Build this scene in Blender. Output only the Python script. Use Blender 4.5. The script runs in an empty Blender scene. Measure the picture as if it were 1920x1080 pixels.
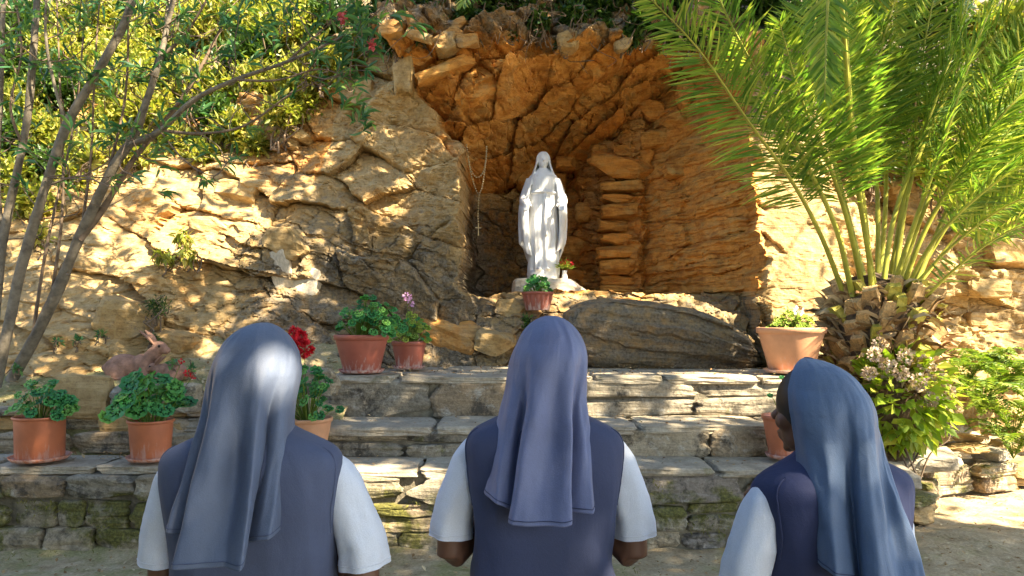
import bpy, bmesh, math, random
import numpy as np
from mathutils import Vector, Matrix, Quaternion

sc = bpy.context.scene
COL = sc.collection
R = math.radians
random.seed(7)

# ------------------------------------------------------------------ camera
CAM_H, F_PX, HOR = 1.5, 1400.0, 600.0
cd = bpy.data.cameras.new('camera')
cd.sensor_width = 36.0
cd.lens = 36.0 * F_PX / 1920.0
cd.shift_y = (HOR - 540.0) / 1920.0
cd.clip_start, cd.clip_end = 0.05, 500.0
cd.dof.use_dof = False
cam = bpy.data.objects.new('camera', cd)
COL.objects.link(cam)
cam.location = (0, 0, CAM_H)
cam.rotation_euler = (R(90), 0, 0)
sc.camera = cam

# ------------------------------------------------------------------ sky, sun, exposure
SUN_AZ, SUN_EL = R(54), R(46)          # behind the camera, to its right
SUN = Vector((math.sin(SUN_AZ) * math.cos(SUN_EL), -math.cos(SUN_AZ) * math.cos(SUN_EL), math.sin(SUN_EL)))
world = bpy.data.worlds.new('World')
sc.world = world
world.use_nodes = True
wn = world.node_tree
bg = wn.nodes['Background']
sky = wn.nodes.new('ShaderNodeTexSky')
sky.sky_type = 'NISHITA'
sky.sun_disc = False
sky.sun_elevation = SUN_EL
sky.sun_rotation = R(180) - SUN_AZ
sky.dust_density = 0.6
wn.links.new(sky.outputs[0], bg.inputs[0])
bg.inputs[1].default_value = 0.09
sl = bpy.data.lights.new('sun', 'SUN')
sl.energy = 5.0
sl.angle = R(0.5)
sl.color = (1.0, 0.87, 0.64)
sun = bpy.data.objects.new('sun', sl)
COL.objects.link(sun)
sun.rotation_euler = (-SUN).to_track_quat('-Z', 'Y').to_euler()
sc.view_settings.view_transform = 'Standard'
sc.view_settings.look = 'None'
sc.view_settings.gamma = 1.0
sc.view_settings.exposure = 2.7
sc.cycles.use_denoising = True
sc.cycles.max_bounces = 8
sc.cycles.diffuse_bounces = 5
sc.cycles.transmission_bounces = 4
sc.cycles.sample_clamp_indirect = 6.0


def P(px, py, d):
    """a place in the yard, surveyed from the photograph: d metres ahead of the viewer"""
    return Vector(((px - 960.0) / F_PX * d, d, CAM_H + (HOR - py) / F_PX * d))


# ------------------------------------------------------------------ noise
def _h(i, j, k, seed):
    n = (i.astype(np.int64) * 374761393 + j.astype(np.int64) * 668265263 + k.astype(np.int64) * 2147483647 // 3 + seed * 974711) & 0xFFFFFFFF
    n = ((n ^ (n >> 13)) * 1274126177) & 0xFFFFFFFF
    n = ((n ^ (n >> 16)) * 2246822519) & 0xFFFFFFFF
    n = n ^ (n >> 15)
    return (n & 0xFFFFFF) / float(0x1000000)


def vnoise(x, y, z, seed=0):
    x, y, z = np.broadcast_arrays(np.asarray(x, float), np.asarray(y, float), np.asarray(z, float))
    i, j, k = np.floor(x), np.floor(y), np.floor(z)
    fx, fy, fz = x - i, y - j, z - k
    fx, fy, fz = [f * f * (3 - 2 * f) for f in (fx, fy, fz)]
    i, j, k = i.astype(np.int64), j.astype(np.int64), k.astype(np.int64)
    r = 0
    for a in (0, 1):
        for b in (0, 1):
            for c in (0, 1):
                r = r + _h(i + a, j + b, k + c, seed) * (fx if a else 1 - fx) * (fy if b else 1 - fy) * (fz if c else 1 - fz)
    return r * 2 - 1


def fbm(x, y, z, octv=4, seed=0, gain=0.5):
    a, s, r = 1.0, 1.0, 0
    for o in range(octv):
        r = r + a * vnoise(np.asarray(x) * s, np.asarray(y) * s, np.asarray(z) * s, seed + o * 17)
        a *= gain
        s *= 2.03
    return r


def voro(u, v, seed=0, jit=0.85):
    """jittered cells: returns random id, F2-F1, offset from the cell's centre"""
    iu, iv = np.floor(u).astype(np.int64), np.floor(v).astype(np.int64)
    f1 = np.full(u.shape, 9.0); f2 = np.full(u.shape, 9.0)
    rid = np.zeros(u.shape); rid2 = np.zeros(u.shape); du = np.zeros(u.shape); dv = np.zeros(u.shape)
    zz = np.zeros_like(iu)
    for a in (-1, 0, 1):
        for b in (-1, 0, 1):
            ci, cj = iu + a, iv + b
            cu = ci + 0.5 + jit * (_h(ci, cj, zz, seed) - 0.5)
            cv = cj + 0.5 + jit * (_h(ci, cj, zz + 1, seed) - 0.5)
            d = np.sqrt((u - cu) ** 2 + (v - cv) ** 2)
            near = d < f1
            f2 = np.where(near, f1, np.minimum(f2, d))
            rid = np.where(near, _h(ci, cj, zz + 2, seed), rid)
            rid2 = np.where(near, _h(ci, cj, zz + 3, seed), rid2)
            du = np.where(near, u - cu, du); dv = np.where(near, v - cv, dv)
            f1 = np.where(near, d, f1)
    return rid, rid2, f2 - f1, du, dv


def sstep(a, b, x):
    t = np.clip((np.asarray(x, float) - a) / (b - a), 0, 1)
    return t * t * (3 - 2 * t)


# ------------------------------------------------------------------ mesh helpers
class MB:
    """collects pieces of ONE object"""
    def __init__(s):
        s.V, s.F, s.n, s.att = [], [], 0, []

    def add(s, V, F, rnd=None):
        V = np.asarray(V, float).reshape(-1, 3)
        for f in (F if isinstance(F, list) and isinstance(F[0], np.ndarray) else [F]):
            s.F.append(np.asarray(f, int) + s.n)
        s.V.append(V); s.n += len(V)
        s.att.append(np.full(len(V), random.random()) if rnd is None else np.broadcast_to(np.asarray(rnd, float), (len(V),)))
        return s

    def mesh(s, name, smooth=True):
        V = np.concatenate(s.V)
        me = bpy.data.meshes.new(name)
        me.vertices.add(len(V)); me.vertices.foreach_set('co', V.ravel())
        nl = sum(f.size for f in s.F); nf = sum(len(f) for f in s.F)
        me.loops.add(nl); me.polygons.add(nf)
        me.loops.foreach_set('vertex_index', np.concatenate([f.ravel() for f in s.F]))
        tot = np.concatenate([np.full(len(f), f.shape[1]) for f in s.F])
        st = np.concatenate([[0], np.cumsum(tot)[:-1]])
        me.polygons.foreach_set('loop_start', st)
        try:
            me.polygons.foreach_set('loop_total', tot)
        except Exception:
            pass
        me.polygons.foreach_set('use_smooth', np.full(nf, smooth))
        a = me.attributes.new('rnd', 'FLOAT', 'POINT')
        a.data.foreach_set('value', np.concatenate(s.att))
        me.update(calc_edges=True)
        me.validate()
        return me

    def obj(s, name, mat, parent=None, smooth=True, loc=None):
        return link(name, s.mesh(name, smooth), mat, parent, loc)


def link(name, me, mat=None, parent=None, loc=None):
    o = bpy.data.objects.new(name, me)
    COL.objects.link(o)
    if mat is not None and len(me.materials) == 0:
        me.materials.append(mat)
    if parent is not None:
        o.parent = parent
    if loc is not None:
        o.location = loc
    return o


def empty(name, loc=(0, 0, 0), rz=0.0):
    o = bpy.data.objects.new(name, None)
    COL.objects.link(o)
    o.location = loc
    o.rotation_euler = (0, 0, rz)
    o.empty_display_size = 0.1
    return o


def tag(o, label, cat, group=None):
    o['label'] = label
    o['category'] = cat
    if group:
        o['group'] = group
    return o


def struct(o):
    o['kind'] = 'structure'
    return o


def stuff(o):
    o['kind'] = 'stuff'
    return o


def grid_faces(n, m, cu=False, cv=False):
    i = np.arange(n if cu else n - 1)[:, None]; j = np.arange(m if cv else m - 1)[None, :]
    i2, j2 = (i + 1) % n, (j + 1) % m
    i, j, i2, j2 = np.broadcast_arrays(i, j, i2, j2)
    return np.stack([i * m + j, i2 * m + j, i2 * m + j2, i * m + j2], -1).reshape(-1, 4)


def grid_fast(name, V, mat, flip=False, smooth=True):
    n, m = V.shape[:2]
    f = grid_faces(n, m)
    if flip:
        f = f[:, ::-1]
    mb = MB(); mb.add(V.reshape(-1, 3), f, 0.5)
    return mb.obj(name, mat, smooth=smooth)


def spline(pts, n):
    """Catmull-Rom through pts (k,d) -> (n,d)"""
    p = np.asarray(pts, float)
    k = len(p)
    if k == 2:
        t = np.linspace(0, 1, n)[:, None]
        return p[0] * (1 - t) + p[1] * t
    q = np.vstack([2 * p[0] - p[1], p, 2 * p[-1] - p[-2]])
    t = np.linspace(0, k - 1, n)
    i = np.minimum(t.astype(int), k - 2); f = (t - i)[:, None]
    a, b, c, d = q[i], q[i + 1], q[i + 2], q[i + 3]
    return 0.5 * (2 * b + (c - a) * f + (2 * a - 5 * b + 4 * c - d) * f ** 2 + (3 * b - a - 3 * c + d) * f ** 3)


def tube(pts, rad, n=24, k=8, flat=1.0, caps=True, resample=True, wob=0.0):
    """a tapered tube along pts; returns V, F(quads)"""
    p = np.asarray(pts, float)
    r = np.asarray(rad, float)
    if r.ndim == 0:
        r = np.full(len(p), float(r))
    if resample:
        pr = spline(np.column_stack([p, r]), n)
        p, r = pr[:, :3], np.maximum(pr[:, 3], 1e-4)
    n = len(p)
    T = np.gradient(p, axis=0)
    T /= np.linalg.norm(T, axis=1)[:, None] + 1e-9
    up = np.array([0, 0, 1.0]) if abs(T[0][2]) < 0.9 else np.array([0, 1.0, 0])
    N = np.zeros_like(p)
    x = np.cross(T[0], up); x /= np.linalg.norm(x)
    for i in range(n):
        x = x - T[i] * np.dot(x, T[i]); x /= np.linalg.norm(x) + 1e-9
        N[i] = x
    B = np.cross(T, N)
    a = np.linspace(0, 2 * np.pi, k, endpoint=False)
    rr = r[:, None] * np.ones(k)[None]
    if wob:
        rr = rr * (1 + wob * vnoise(np.arange(n)[:, None] * 0.35, np.cos(a)[None] * 1.3, np.sin(a)[None] * 1.3, 5))
    V = p[:, None] + rr[..., None] * (np.cos(a)[None, :, None] * N[:, None] + flat * np.sin(a)[None, :, None] * B[:, None])
    V = V.reshape(-1, 3)
    F = grid_faces(n, k, cv=True)
    if caps:
        V = np.vstack([V, p[0] - T[0] * r[0] * 0.3, p[-1] + T[-1] * r[-1] * 0.3])
        c0, c1 = n * k, n * k + 1
        j = np.arange(k)
        F = [F, np.vstack([np.stack([(j + 1) % k, j, np.full(k, c0)], -1),
                           np.stack([(n - 1) * k + j, (n - 1) * k + (j + 1) % k, np.full(k, c1)], -1)])]
    return V, F


def lathe(prof, k=32, flute=0.0, nfl=0):
    """prof: list of (r,z) from bottom outside to top inside"""
    p = np.asarray(prof, float)
    a = np.linspace(0, 2 * np.pi, k, endpoint=False)
    rr = p[:, 0][:, None] * (1 + flute * np.cos(nfl * a)[None])
    V = np.stack([rr * np.cos(a)[None], rr * np.sin(a)[None], np.repeat(p[:, 1][:, None], k, 1)], -1)
    return V.reshape(-1, 3), grid_faces(len(p), k, cv=True)


def ellipsoid(c, r, nu=14, nv=20, rot=None):
    th = np.linspace(0.02, np.pi - 0.02, nu)[:, None]; ph = np.linspace(0, 2 * np.pi, nv, endpoint=False)[None]
    V = np.stack([np.sin(th) * np.cos(ph) * r[0], np.sin(th) * np.sin(ph) * r[1], np.cos(th) * r[2] * np.ones_like(ph)], -1).reshape(-1, 3)
    if rot is not None:
        V = V @ np.array(rot).T
    V = V + np.array(c)
    F = grid_faces(nu, nv, cv=True)[:, ::-1]
    n = len(V)
    V = np.vstack([V, V[:nv].mean(0), V[-nv:].mean(0)])
    j = np.arange(nv)
    t = np.stack([np.full(nv, n), j, (j + 1) % nv], -1)
    b = np.stack([np.full(nv, n + 1), n - nv + (j + 1) % nv, n - nv + j], -1)
    return V, [F, np.vstack([t, b])]


def inst(tv, tf, pos, X, Y, Z, scl):
    """many copies of a small template inside one mesh: frames X,Y,Z (N,3), scl (N,3)"""
    tv = np.asarray(tv, float); tf = np.asarray(tf, int)
    N = len(pos)
    V = (pos[:, None] + tv[None, :, 0, None] * (X * scl[:, :1])[:, None] + tv[None, :, 1, None] * (Y * scl[:, 1:2])[:, None]
         + tv[None, :, 2, None] * (Z * scl[:, 2:3])[:, None])
    F = tf[None] + (np.arange(N) * len(tv))[:, None, None]
    return V.reshape(-1, 3), F.reshape(-1, tf.shape[1])


def frames(dirs, ups):
    Y = dirs / (np.linalg.norm(dirs, axis=1)[:, None] + 1e-9)
    X = np.cross(Y, ups); X /= np.linalg.norm(X, axis=1)[:, None] + 1e-9
    return X, Y, np.cross(X, Y)


def rnd_dirs(n, rs):
    v = rs.normal(size=(n, 3))
    return v / np.linalg.norm(v, axis=1)[:, None]


# leaf templates: x across, y along, z up
LEAF_T = ([(0, 0, 0), (-.5, .42, .06), (0, .45, -.02), (.5, .42, .06), (0, 1, -.06)], [(0, 2, 1), (0, 3, 2), (1, 2, 4), (2, 3, 4)])
BLADE_T = ([(-.3, 0, 0), (.3, 0, 0), (-.5, .4, 0), (.5, .4, 0), (0, 1, -.12)], [(0, 1, 2), (1, 3, 2), (2, 3, 4)])
STRIP_T = ([(0, 0, 0), (-.5, .3, .12), (0, .3, 0), (.5, .3, .12), (-.4, .68, .1), (0, .68, -.02), (.4, .68, .1), (0, 1, -.14)],
           [(0, 2, 1), (0, 3, 2), (1, 2, 4), (2, 5, 4), (2, 3, 5), (3, 6, 5), (4, 5, 7), (5, 6, 7)])


def leaves(mb, pos, dirs, L, W, tpl=LEAF_T, rs=None, ups=None, rnd=None):
    n = len(pos)
    if n == 0:
        return
    rs = rs or np.random.RandomState(1)
    if ups is None:
        ups = np.array([0, 0, 1.0]) + rs.normal(size=(n, 3)) * 0.5
    X, Y, Z = frames(np.asarray(dirs, float), ups)
    L = np.broadcast_to(L, (n,)); W = np.broadcast_to(W, (n,))
    V, F = inst(tpl[0], tpl[1], np.asarray(pos, float), X, Y, Z, np.stack([W, L, L], -1))
    r = rs.rand(n) if rnd is None else rnd
    mb.add(V, F, np.repeat(r, len(tpl[0])))


def remesh(o, vox, smooth_it=3):
    m = o.modifiers.new('remesh', 'REMESH'); m.mode = 'VOXEL'; m.voxel_size = vox; m.use_smooth_shade = True
    s = o.modifiers.new('smooth', 'SMOOTH'); s.factor = 0.5; s.iterations = smooth_it
    return o


# ------------------------------------------------------------------ materials
def newmat(name):
    m = bpy.data.materials.new(name)
    m.use_nodes = True
    nt = m.node_tree
    return m, nt, nt.nodes['Principled BSDF']


class NT:
    def __init__(s, nt):
        s.nt = nt

    def n(s, t, **kw):
        nd = s.nt.nodes.new(t)
        for k, v in kw.items():
            if k.startswith('i_'):
                nd.inputs[k[2:]].default_value = v
            else:
                setattr(nd, k, v)
        return nd

    def l(s, a, b):
        s.nt.links.new(a, b)

    def noise(s, scale, detail=5, rough=0.6, vec=None, dist=0.0):
        nd = s.n('ShaderNodeTexNoise')
        nd.inputs['Scale'].default_value = scale; nd.inputs['Detail'].default_value = detail
        nd.inputs['Roughness'].default_value = rough; nd.inputs['Distortion'].default_value = dist
        if vec is not None:
            s.l(vec, nd.inputs['Vector'])
        return nd.outputs[0]

    def ramp(s, fac, stops):
        nd = s.n('ShaderNodeValToRGB')
        e = nd.color_ramp.elements
        while len(e) < len(stops):
            e.new(0.5)
        for k, (p, c) in enumerate(stops):
            e[k].position = p
            e[k].color = (c, c, c, 1) if not isinstance(c, tuple) else (*c, 1)
        s.l(fac, nd.inputs[0])
        return nd.outputs[0]

    def mix(s, fac, a, b, mode='MIX'):
        nd = s.n('ShaderNodeMix', data_type='RGBA', blend_type=mode)
        for sock, v in ((nd.inputs[0], fac), (nd.inputs[6], a), (nd.inputs[7], b)):
            if isinstance(v, (int, float)):
                sock.default_value = v
            elif isinstance(v, tuple):
                sock.default_value = (*v, 1)
            else:
                s.l(v, sock)
        return nd.outputs[2]

    def math(s, op, a, b=0.0):
        nd = s.n('ShaderNodeMath', operation=op)
        for sock, v in ((nd.inputs[0], a), (nd.inputs[1], b)):
            if isinstance(v, (int, float)):
                sock.default_value = v
            else:
                s.l(v, sock)
        return nd.outputs[0]

    def attr(s, name):
        return s.n('ShaderNodeAttribute', attribute_name=name).outputs['Fac']

    def pos(s):
        return s.n('ShaderNodeNewGeometry').outputs['Position']

    def mapped(s, vec, scale=(1, 1, 1), rot=(0, 0, 0)):
        nd = s.n('ShaderNodeMapping')
        nd.inputs['Scale'].default_value = scale; nd.inputs['Rotation'].default_value = rot
        s.l(vec, nd.inputs[0])
        return nd.outputs[0]

    def bump(s, h, strength, dist, bsdf, chain=None):
        nd = s.n('ShaderNodeBump')
        nd.inputs['Strength'].default_value = strength; nd.inputs['Distance'].default_value = dist
        s.l(h, nd.inputs['Height'])
        if chain is not None:
            s.l(chain, nd.inputs['Normal'])
        if bsdf is not None:
            s.l(nd.outputs[0], bsdf.inputs['Normal'])
        return nd.outputs[0]


def plain(name, col, rough=0.6, var=0.25, scale=8.0, bump=0.0, bscale=60.0, bdist=0.004, spec=0.4, sheen=0.0):
    """a colour that drifts a little over the surface"""
    m, nt, b = newmat(name)
    g = NT(nt)
    tc = g.n('ShaderNodeTexCoord').outputs['Object']
    nz = g.noise(scale, 6, 0.65, tc)
    lo = tuple(c * (1 - var) for c in col); hi = tuple(min(1, c * (1 + var)) for c in col)
    c = g.ramp(nz, [(0.3, lo), (0.7, hi)])
    g.l(c, b.inputs['Base Color'])
    b.inputs['Roughness'].default_value = rough
    b.inputs['Specular IOR Level'].default_value = spec
    if sheen:
        b.inputs['Sheen Weight'].default_value = sheen
        b.inputs['Sheen Roughness'].default_value = 0.5
    if bump:
        g.bump(g.noise(bscale, 6, 0.7, tc), bump, bdist, b)
    return m


def leafmat(name, stops, rough=0.45, trans=0.35, tcol=None, spec=0.35, single=False):
    """leaves: colour by leaf, light passes through"""
    m, nt, b = newmat(name)
    g = NT(nt)
    r = g.n('ShaderNodeObjectInfo').outputs['Random'] if single else g.attr('rnd')
    nz = g.noise(3.0, 3, 0.5, g.pos())
    f = g.math('ADD', g.math('MULTIPLY', r, 0.7), g.math('MULTIPLY', nz, 0.35))
    c = g.ramp(f, stops)
    g.l(c, b.inputs['Base Color'])
    b.inputs['Roughness'].default_value = rough
    b.inputs['Specular IOR Level'].default_value = spec
    t = g.n('ShaderNodeBsdfTranslucent')
    if tcol:
        g.l(g.mix(0.55, c, tcol), t.inputs[0])
    else:
        g.l(g.mix(1.0, c, (1.25, 1.35, 0.6), 'MULTIPLY'), t.inputs[0])
    ms = g.n('ShaderNodeMixShader')
    ms.inputs[0].default_value = trans
    g.l(b.outputs[0], ms.inputs[1]); g.l(t.outputs[0], ms.inputs[2])
    g.l(ms.outputs[0], nt.nodes['Material Output'].inputs[0])
    return m

# ================================================================== stone and earth materials
def rock_mat():
    m, nt, b = newmat('weathered_rock')
    g = NT(nt)
    p = g.pos()
    tone = g.attr('tone'); iron = g.attr('iron'); grime = g.attr('grime')
    n1 = g.noise(1.7, 7, 0.62, p); n2 = g.noise(9.0, 8, 0.7, p); n3 = g.noise(40.0, 6, 0.7, p)
    strat = g.noise(5.0, 6, 0.65, g.mapped(p, (0.5, 0.5, 6.0), (0, R(-12), 0)), 0.6)
    pale = g.ramp(n2, [(0.25, (0.18, 0.11, 0.045)), (0.45, (0.36, 0.24, 0.10)), (0.6, (0.47, 0.33, 0.155)), (0.75, (0.56, 0.44, 0.27))])
    pale = g.mix(g.math('MULTIPLY', tone, 0.5), pale, (0.33, 0.22, 0.10))
    och = g.ramp(g.math('ADD', g.math('MULTIPLY', n2, 0.6), g.math('MULTIPLY', strat, 0.4)),
                 [(0.28, (0.16, 0.055, 0.015)), (0.42, (0.38, 0.155, 0.032)), (0.54, (0.56, 0.27, 0.06)), (0.66, (0.58, 0.34, 0.11)), (0.8, (0.50, 0.36, 0.17))])
    och = g.mix(g.ramp(tone, [(.45, 0.0), (.9, .55)]), och, (0.62, 0.23, 0.035))
    och = g.mix(g.ramp(g.noise(3.3, 6, .65, g.mapped(p, (1, 1, 1.6)), .5), [(.5, 0.0), (.68, .6)]), och, (0.34, 0.25, 0.10))
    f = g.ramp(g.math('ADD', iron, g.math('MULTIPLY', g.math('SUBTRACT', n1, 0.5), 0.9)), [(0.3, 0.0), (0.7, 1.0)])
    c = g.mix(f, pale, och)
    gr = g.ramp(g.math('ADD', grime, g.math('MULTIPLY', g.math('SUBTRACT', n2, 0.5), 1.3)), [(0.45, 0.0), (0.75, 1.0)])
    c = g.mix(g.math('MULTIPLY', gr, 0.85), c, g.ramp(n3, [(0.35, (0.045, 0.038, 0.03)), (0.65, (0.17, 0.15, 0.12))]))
    sp = g.ramp(g.math('ADD', g.math('MULTIPLY', n3, 0.55), g.math('MULTIPLY', strat, 0.45)), [(0.36, 0.66), (0.5, 1.0), (0.7, 1.1)])
    c = g.mix(1.0, c, sp, 'MULTIPLY')
    g.l(c, b.inputs['Base Color'])
    b.inputs['Roughness'].default_value = 0.85
    b.inputs['Specular IOR Level'].default_value = 0.25
    h1 = g.bump(strat, 0.8, 0.02, None)
    h2 = g.bump(n2, 0.7, 0.02, None, h1)
    g.bump(n3, 0.6, 0.006, b, h2)
    return m


def wallstone_mat():
    """building stones: each its own tint, moss where the wall is damp"""
    m, nt, b = newmat('moss_grown_wall_stone')
    g = NT(nt)
    p = g.pos()
    oi = g.n('ShaderNodeObjectInfo').outputs['Random']
    n1 = g.noise(2.2, 6, 0.6, p); n2 = g.noise(11.0, 8, 0.72, p); n3 = g.noise(55.0, 6, 0.7, p)
    tint = g.ramp(oi, [(0.0, (0.34, 0.27, 0.17)), (0.3, (0.25, 0.22, 0.17)), (0.6, (0.37, 0.30, 0.20)), (0.8, (0.28, 0.20, 0.12)), (1.0, (0.22, 0.20, 0.18))])
    c = g.mix(1.0, tint, g.ramp(n2, [(0.3, 0.45), (0.5, 0.95), (0.75, 1.35)]), 'MULTIPLY')
    lich = g.ramp(g.noise(6.0, 8, 0.75, p, 0.4), [(0.56, 0.0), (0.66, 1.0)])
    c = g.mix(g.math('MULTIPLY', lich, 0.55), c, (0.52, 0.50, 0.44))
    blk = g.ramp(g.noise(4.3, 8, 0.78, p, 0.2), [(0.38, 1.0), (0.48, 0.0)])
    c = g.mix(g.math('MULTIPLY', blk, 0.85), c, (0.045, 0.04, 0.033))
    sep = g.n('ShaderNodeSeparateXYZ'); g.l(p, sep.inputs[0])
    damp = g.ramp(sep.outputs['Z'], [(0.0, 0.1), (0.10, 0.2), (0.26, 0.30), (0.42, 0.05), (0.52, -0.1), (1.0, 0.0)])
    ms = g.ramp(g.math('ADD', g.noise(3.1, 7, 0.7, p, 0.3), g.math('MULTIPLY', damp, 0.7)), [(0.60, 0.0), (0.70, 1.0)])
    moss = g.ramp(n3, [(0.3, (0.035, 0.04, 0.006)), (0.7, (0.15, 0.14, 0.025))])
    c = g.mix(g.math('MULTIPLY', ms, 0.9), c, moss)
    c = g.mix(1.0, c, g.ramp(n3, [(0.35, 0.75), (0.6, 1.1)]), 'MULTIPLY')
    g.l(c, b.inputs['Base Color'])
    b.inputs['Roughness'].default_value = 0.88
    b.inputs['Specular IOR Level'].default_value = 0.25
    lay = g.noise(4.0, 6, 0.65, g.mapped(p, (0.7, 0.7, 8.0)), 0.5)
    h0 = g.bump(lay, 0.7, 0.02, None)
    h1 = g.bump(n2, 0.8, 0.02, None, h0)
    g.bump(n3, 0.6, 0.008, b, h1)
    return m


def earth_mat():
    m, nt, b = newmat('dry_earth')
    g = NT(nt)
    p = g.pos()
    n1 = g.noise(0.9, 7, 0.6, p); n2 = g.noise(7.0, 8, 0.7, p); n3 = g.noise(60.0, 6, 0.75, p)
    c = g.ramp(n2, [(0.3, (0.28, 0.20, 0.11)), (0.5, (0.42, 0.32, 0.19)), (0.7, (0.54, 0.43, 0.28))])
    c = g.mix(1.0, c, g.ramp(n3, [(0.3, 0.6), (0.55, 1.0), (0.75, 1.4)]), 'MULTIPLY')
    sep = g.n('ShaderNodeSeparateXYZ'); g.l(p, sep.inputs[0])
    wet = g.ramp(g.math('MULTIPLY', g.math('ADD', sep.outputs['X'], 6.0), 0.1), [(0.0, 0.14), (0.68, 0.08), (0.85, -0.2)])
    ms = g.ramp(g.math('ADD', g.noise(1.6, 8, 0.7, p, 0.4), wet), [(0.52, 0.0), (0.66, 1.0)])
    c = g.mix(g.math('MULTIPLY', ms, 0.7), c, g.ramp(n3, [(0.3, (0.12, 0.13, 0.035)), (0.7, (0.27, 0.26, 0.09))]))
    g.l(c, b.inputs['Base Color'])
    b.inputs['Roughness'].default_value = 0.95
    b.inputs['Specular IOR Level'].default_value = 0.15
    h = g.bump(n2, 0.5, 0.03, None)
    g.bump(n3, 0.7, 0.01, b, h)
    return m


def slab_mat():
    m, nt, b = newmat('pale_tread_stone')  # tread slabs, colour lightened against the riser stones
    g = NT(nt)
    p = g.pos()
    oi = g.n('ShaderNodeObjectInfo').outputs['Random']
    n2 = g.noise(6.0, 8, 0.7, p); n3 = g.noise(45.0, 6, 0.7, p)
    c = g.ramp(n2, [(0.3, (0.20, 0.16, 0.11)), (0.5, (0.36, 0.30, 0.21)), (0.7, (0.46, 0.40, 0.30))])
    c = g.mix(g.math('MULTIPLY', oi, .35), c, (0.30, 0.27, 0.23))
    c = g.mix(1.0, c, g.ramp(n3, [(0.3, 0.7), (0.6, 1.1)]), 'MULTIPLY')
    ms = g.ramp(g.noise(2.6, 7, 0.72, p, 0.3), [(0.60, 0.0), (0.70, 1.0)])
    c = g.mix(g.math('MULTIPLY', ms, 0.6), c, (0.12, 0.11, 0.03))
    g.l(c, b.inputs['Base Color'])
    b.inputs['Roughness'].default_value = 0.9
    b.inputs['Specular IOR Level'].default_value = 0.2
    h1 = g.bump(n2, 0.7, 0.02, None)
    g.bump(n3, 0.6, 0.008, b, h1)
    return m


M_ROCK, M_WALL, M_EARTH, M_SLAB = rock_mat(), wallstone_mat(), earth_mat(), slab_mat()
M_MORTAR = plain('old_mortar', (0.17, 0.145, 0.10), 0.95, 0.5, 12, 0.8, 40, 0.02)
M_LITTER = leafmat('dry_leaf', [(0.1, (0.10, 0.045, 0.015)), (0.4, (0.27, 0.15, 0.06)), (0.6, (0.42, 0.28, 0.14)), (0.8, (0.50, 0.40, 0.26))], 0.8, 0.15)

# ================================================================== ground
gx = np.concatenate([np.arange(-40, -6, 2.0), np.arange(-6, 8, 0.05), np.arange(8, 42, 2.0)])
gy = np.concatenate([np.arange(-40, 0, 2.0), np.arange(0, 3.6, 0.2), np.arange(3.6, 7.6, 0.04), np.arange(7.6, 40, 2.0)])
GX, GY = np.meshgrid(gx, gy, indexing='ij')


def ground_z(x, y):
    return 0.035 * fbm(x * 0.7, y * 0.7, 0.0, 3, 3) + 0.010 * fbm(x * 6, y * 6, 0.0, 4, 9) + 0.05 * sstep(0.55, 0.0, np.abs(y - 5.15)) * sstep(4.6, 4.85, y) - 0.03


GZ = ground_z(GX, GY)
struct(grid_fast('ground', np.stack([GX, GY, GZ], -1), M_EARTH))


# ================================================================== the cliff with its niche
def XL(Z):
    return -0.53 - np.clip(Z - 3.35, 0, 1.2) * 0.75


def cliff_base(X, Z):
    a = np.interp(X, [-14, -5, -3.5, -2, -1, -0.5, 2.5, 3, 4, 6, 12], [5.9, 6.15, 6.5, 6.95, 7.35, 7.45, 7.45, 7.5, 7.75, 7.9, 7.0])
    b = np.interp(X, [-14, -5, -3.5, -2, -1.2, -0.5, 2.5, 3.2, 4, 6, 12], [1.2, 1.0, 0.80, 0.48, 0.36, 0.27, 0.17, 0.15, 0.35, 0.7, 1.0])
    D = a + b * (Z - 1.05)
    D = D + np.clip(Z - 4.55, 0, 9) * np.interp(X, [-6, -2, 0, 3, 6], [0.2, 0.6, 1.1, 0.9, 0.4])
    # hollow over the ledge
    yin = np.interp(X, [-1.6, -0.53, 0.0, 0.7, 1.05, 1.55, 1.65, 2.54, 2.7], [9.2, 9.6, 10.0, 10.15, 9.6, 9.1, 9.25, 7.9, 7.75])
    zc0 = np.interp(X, [-1.5, -1.1, -0.53, -0.1, 0.25, 1.2, 1.7, 2.5], [3.5, 3.36, 3.15, 3.40, 3.72, 3.74, 3.9, 4.15])
    ceil = 9.5 - (Z - zc0) * 2.1
    front = 7.9 + np.clip(Z - 4.55, 0, 9) * 1.0
    inn = np.maximum(np.minimum(yin, ceil), front)
    inn = np.where(X > 2.5, D, inn)
    ledge = np.interp(Z, [0.3, 1.05, 1.3, 1.62, 1.74, 1.80], [7.3, 7.42, 7.58, 7.95, 8.1, 8.25])
    inn = np.where(Z < 1.80, np.minimum(inn, ledge), inn)
    m = sstep(-0.03, 0.03, X - XL(Z)) * sstep(2.60, 2.50, X)
    low = sstep(1.82, 1.78, Z)
    m = m * (1 - low) + low * sstep(-0.55, -0.35, X) * sstep(2.60, 2.50, X)
    iscei = (m > 0.5) & (ceil < yin) & (Z > 1.9)
    return D * (1 - m) + inn * m, m, iscei


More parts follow.
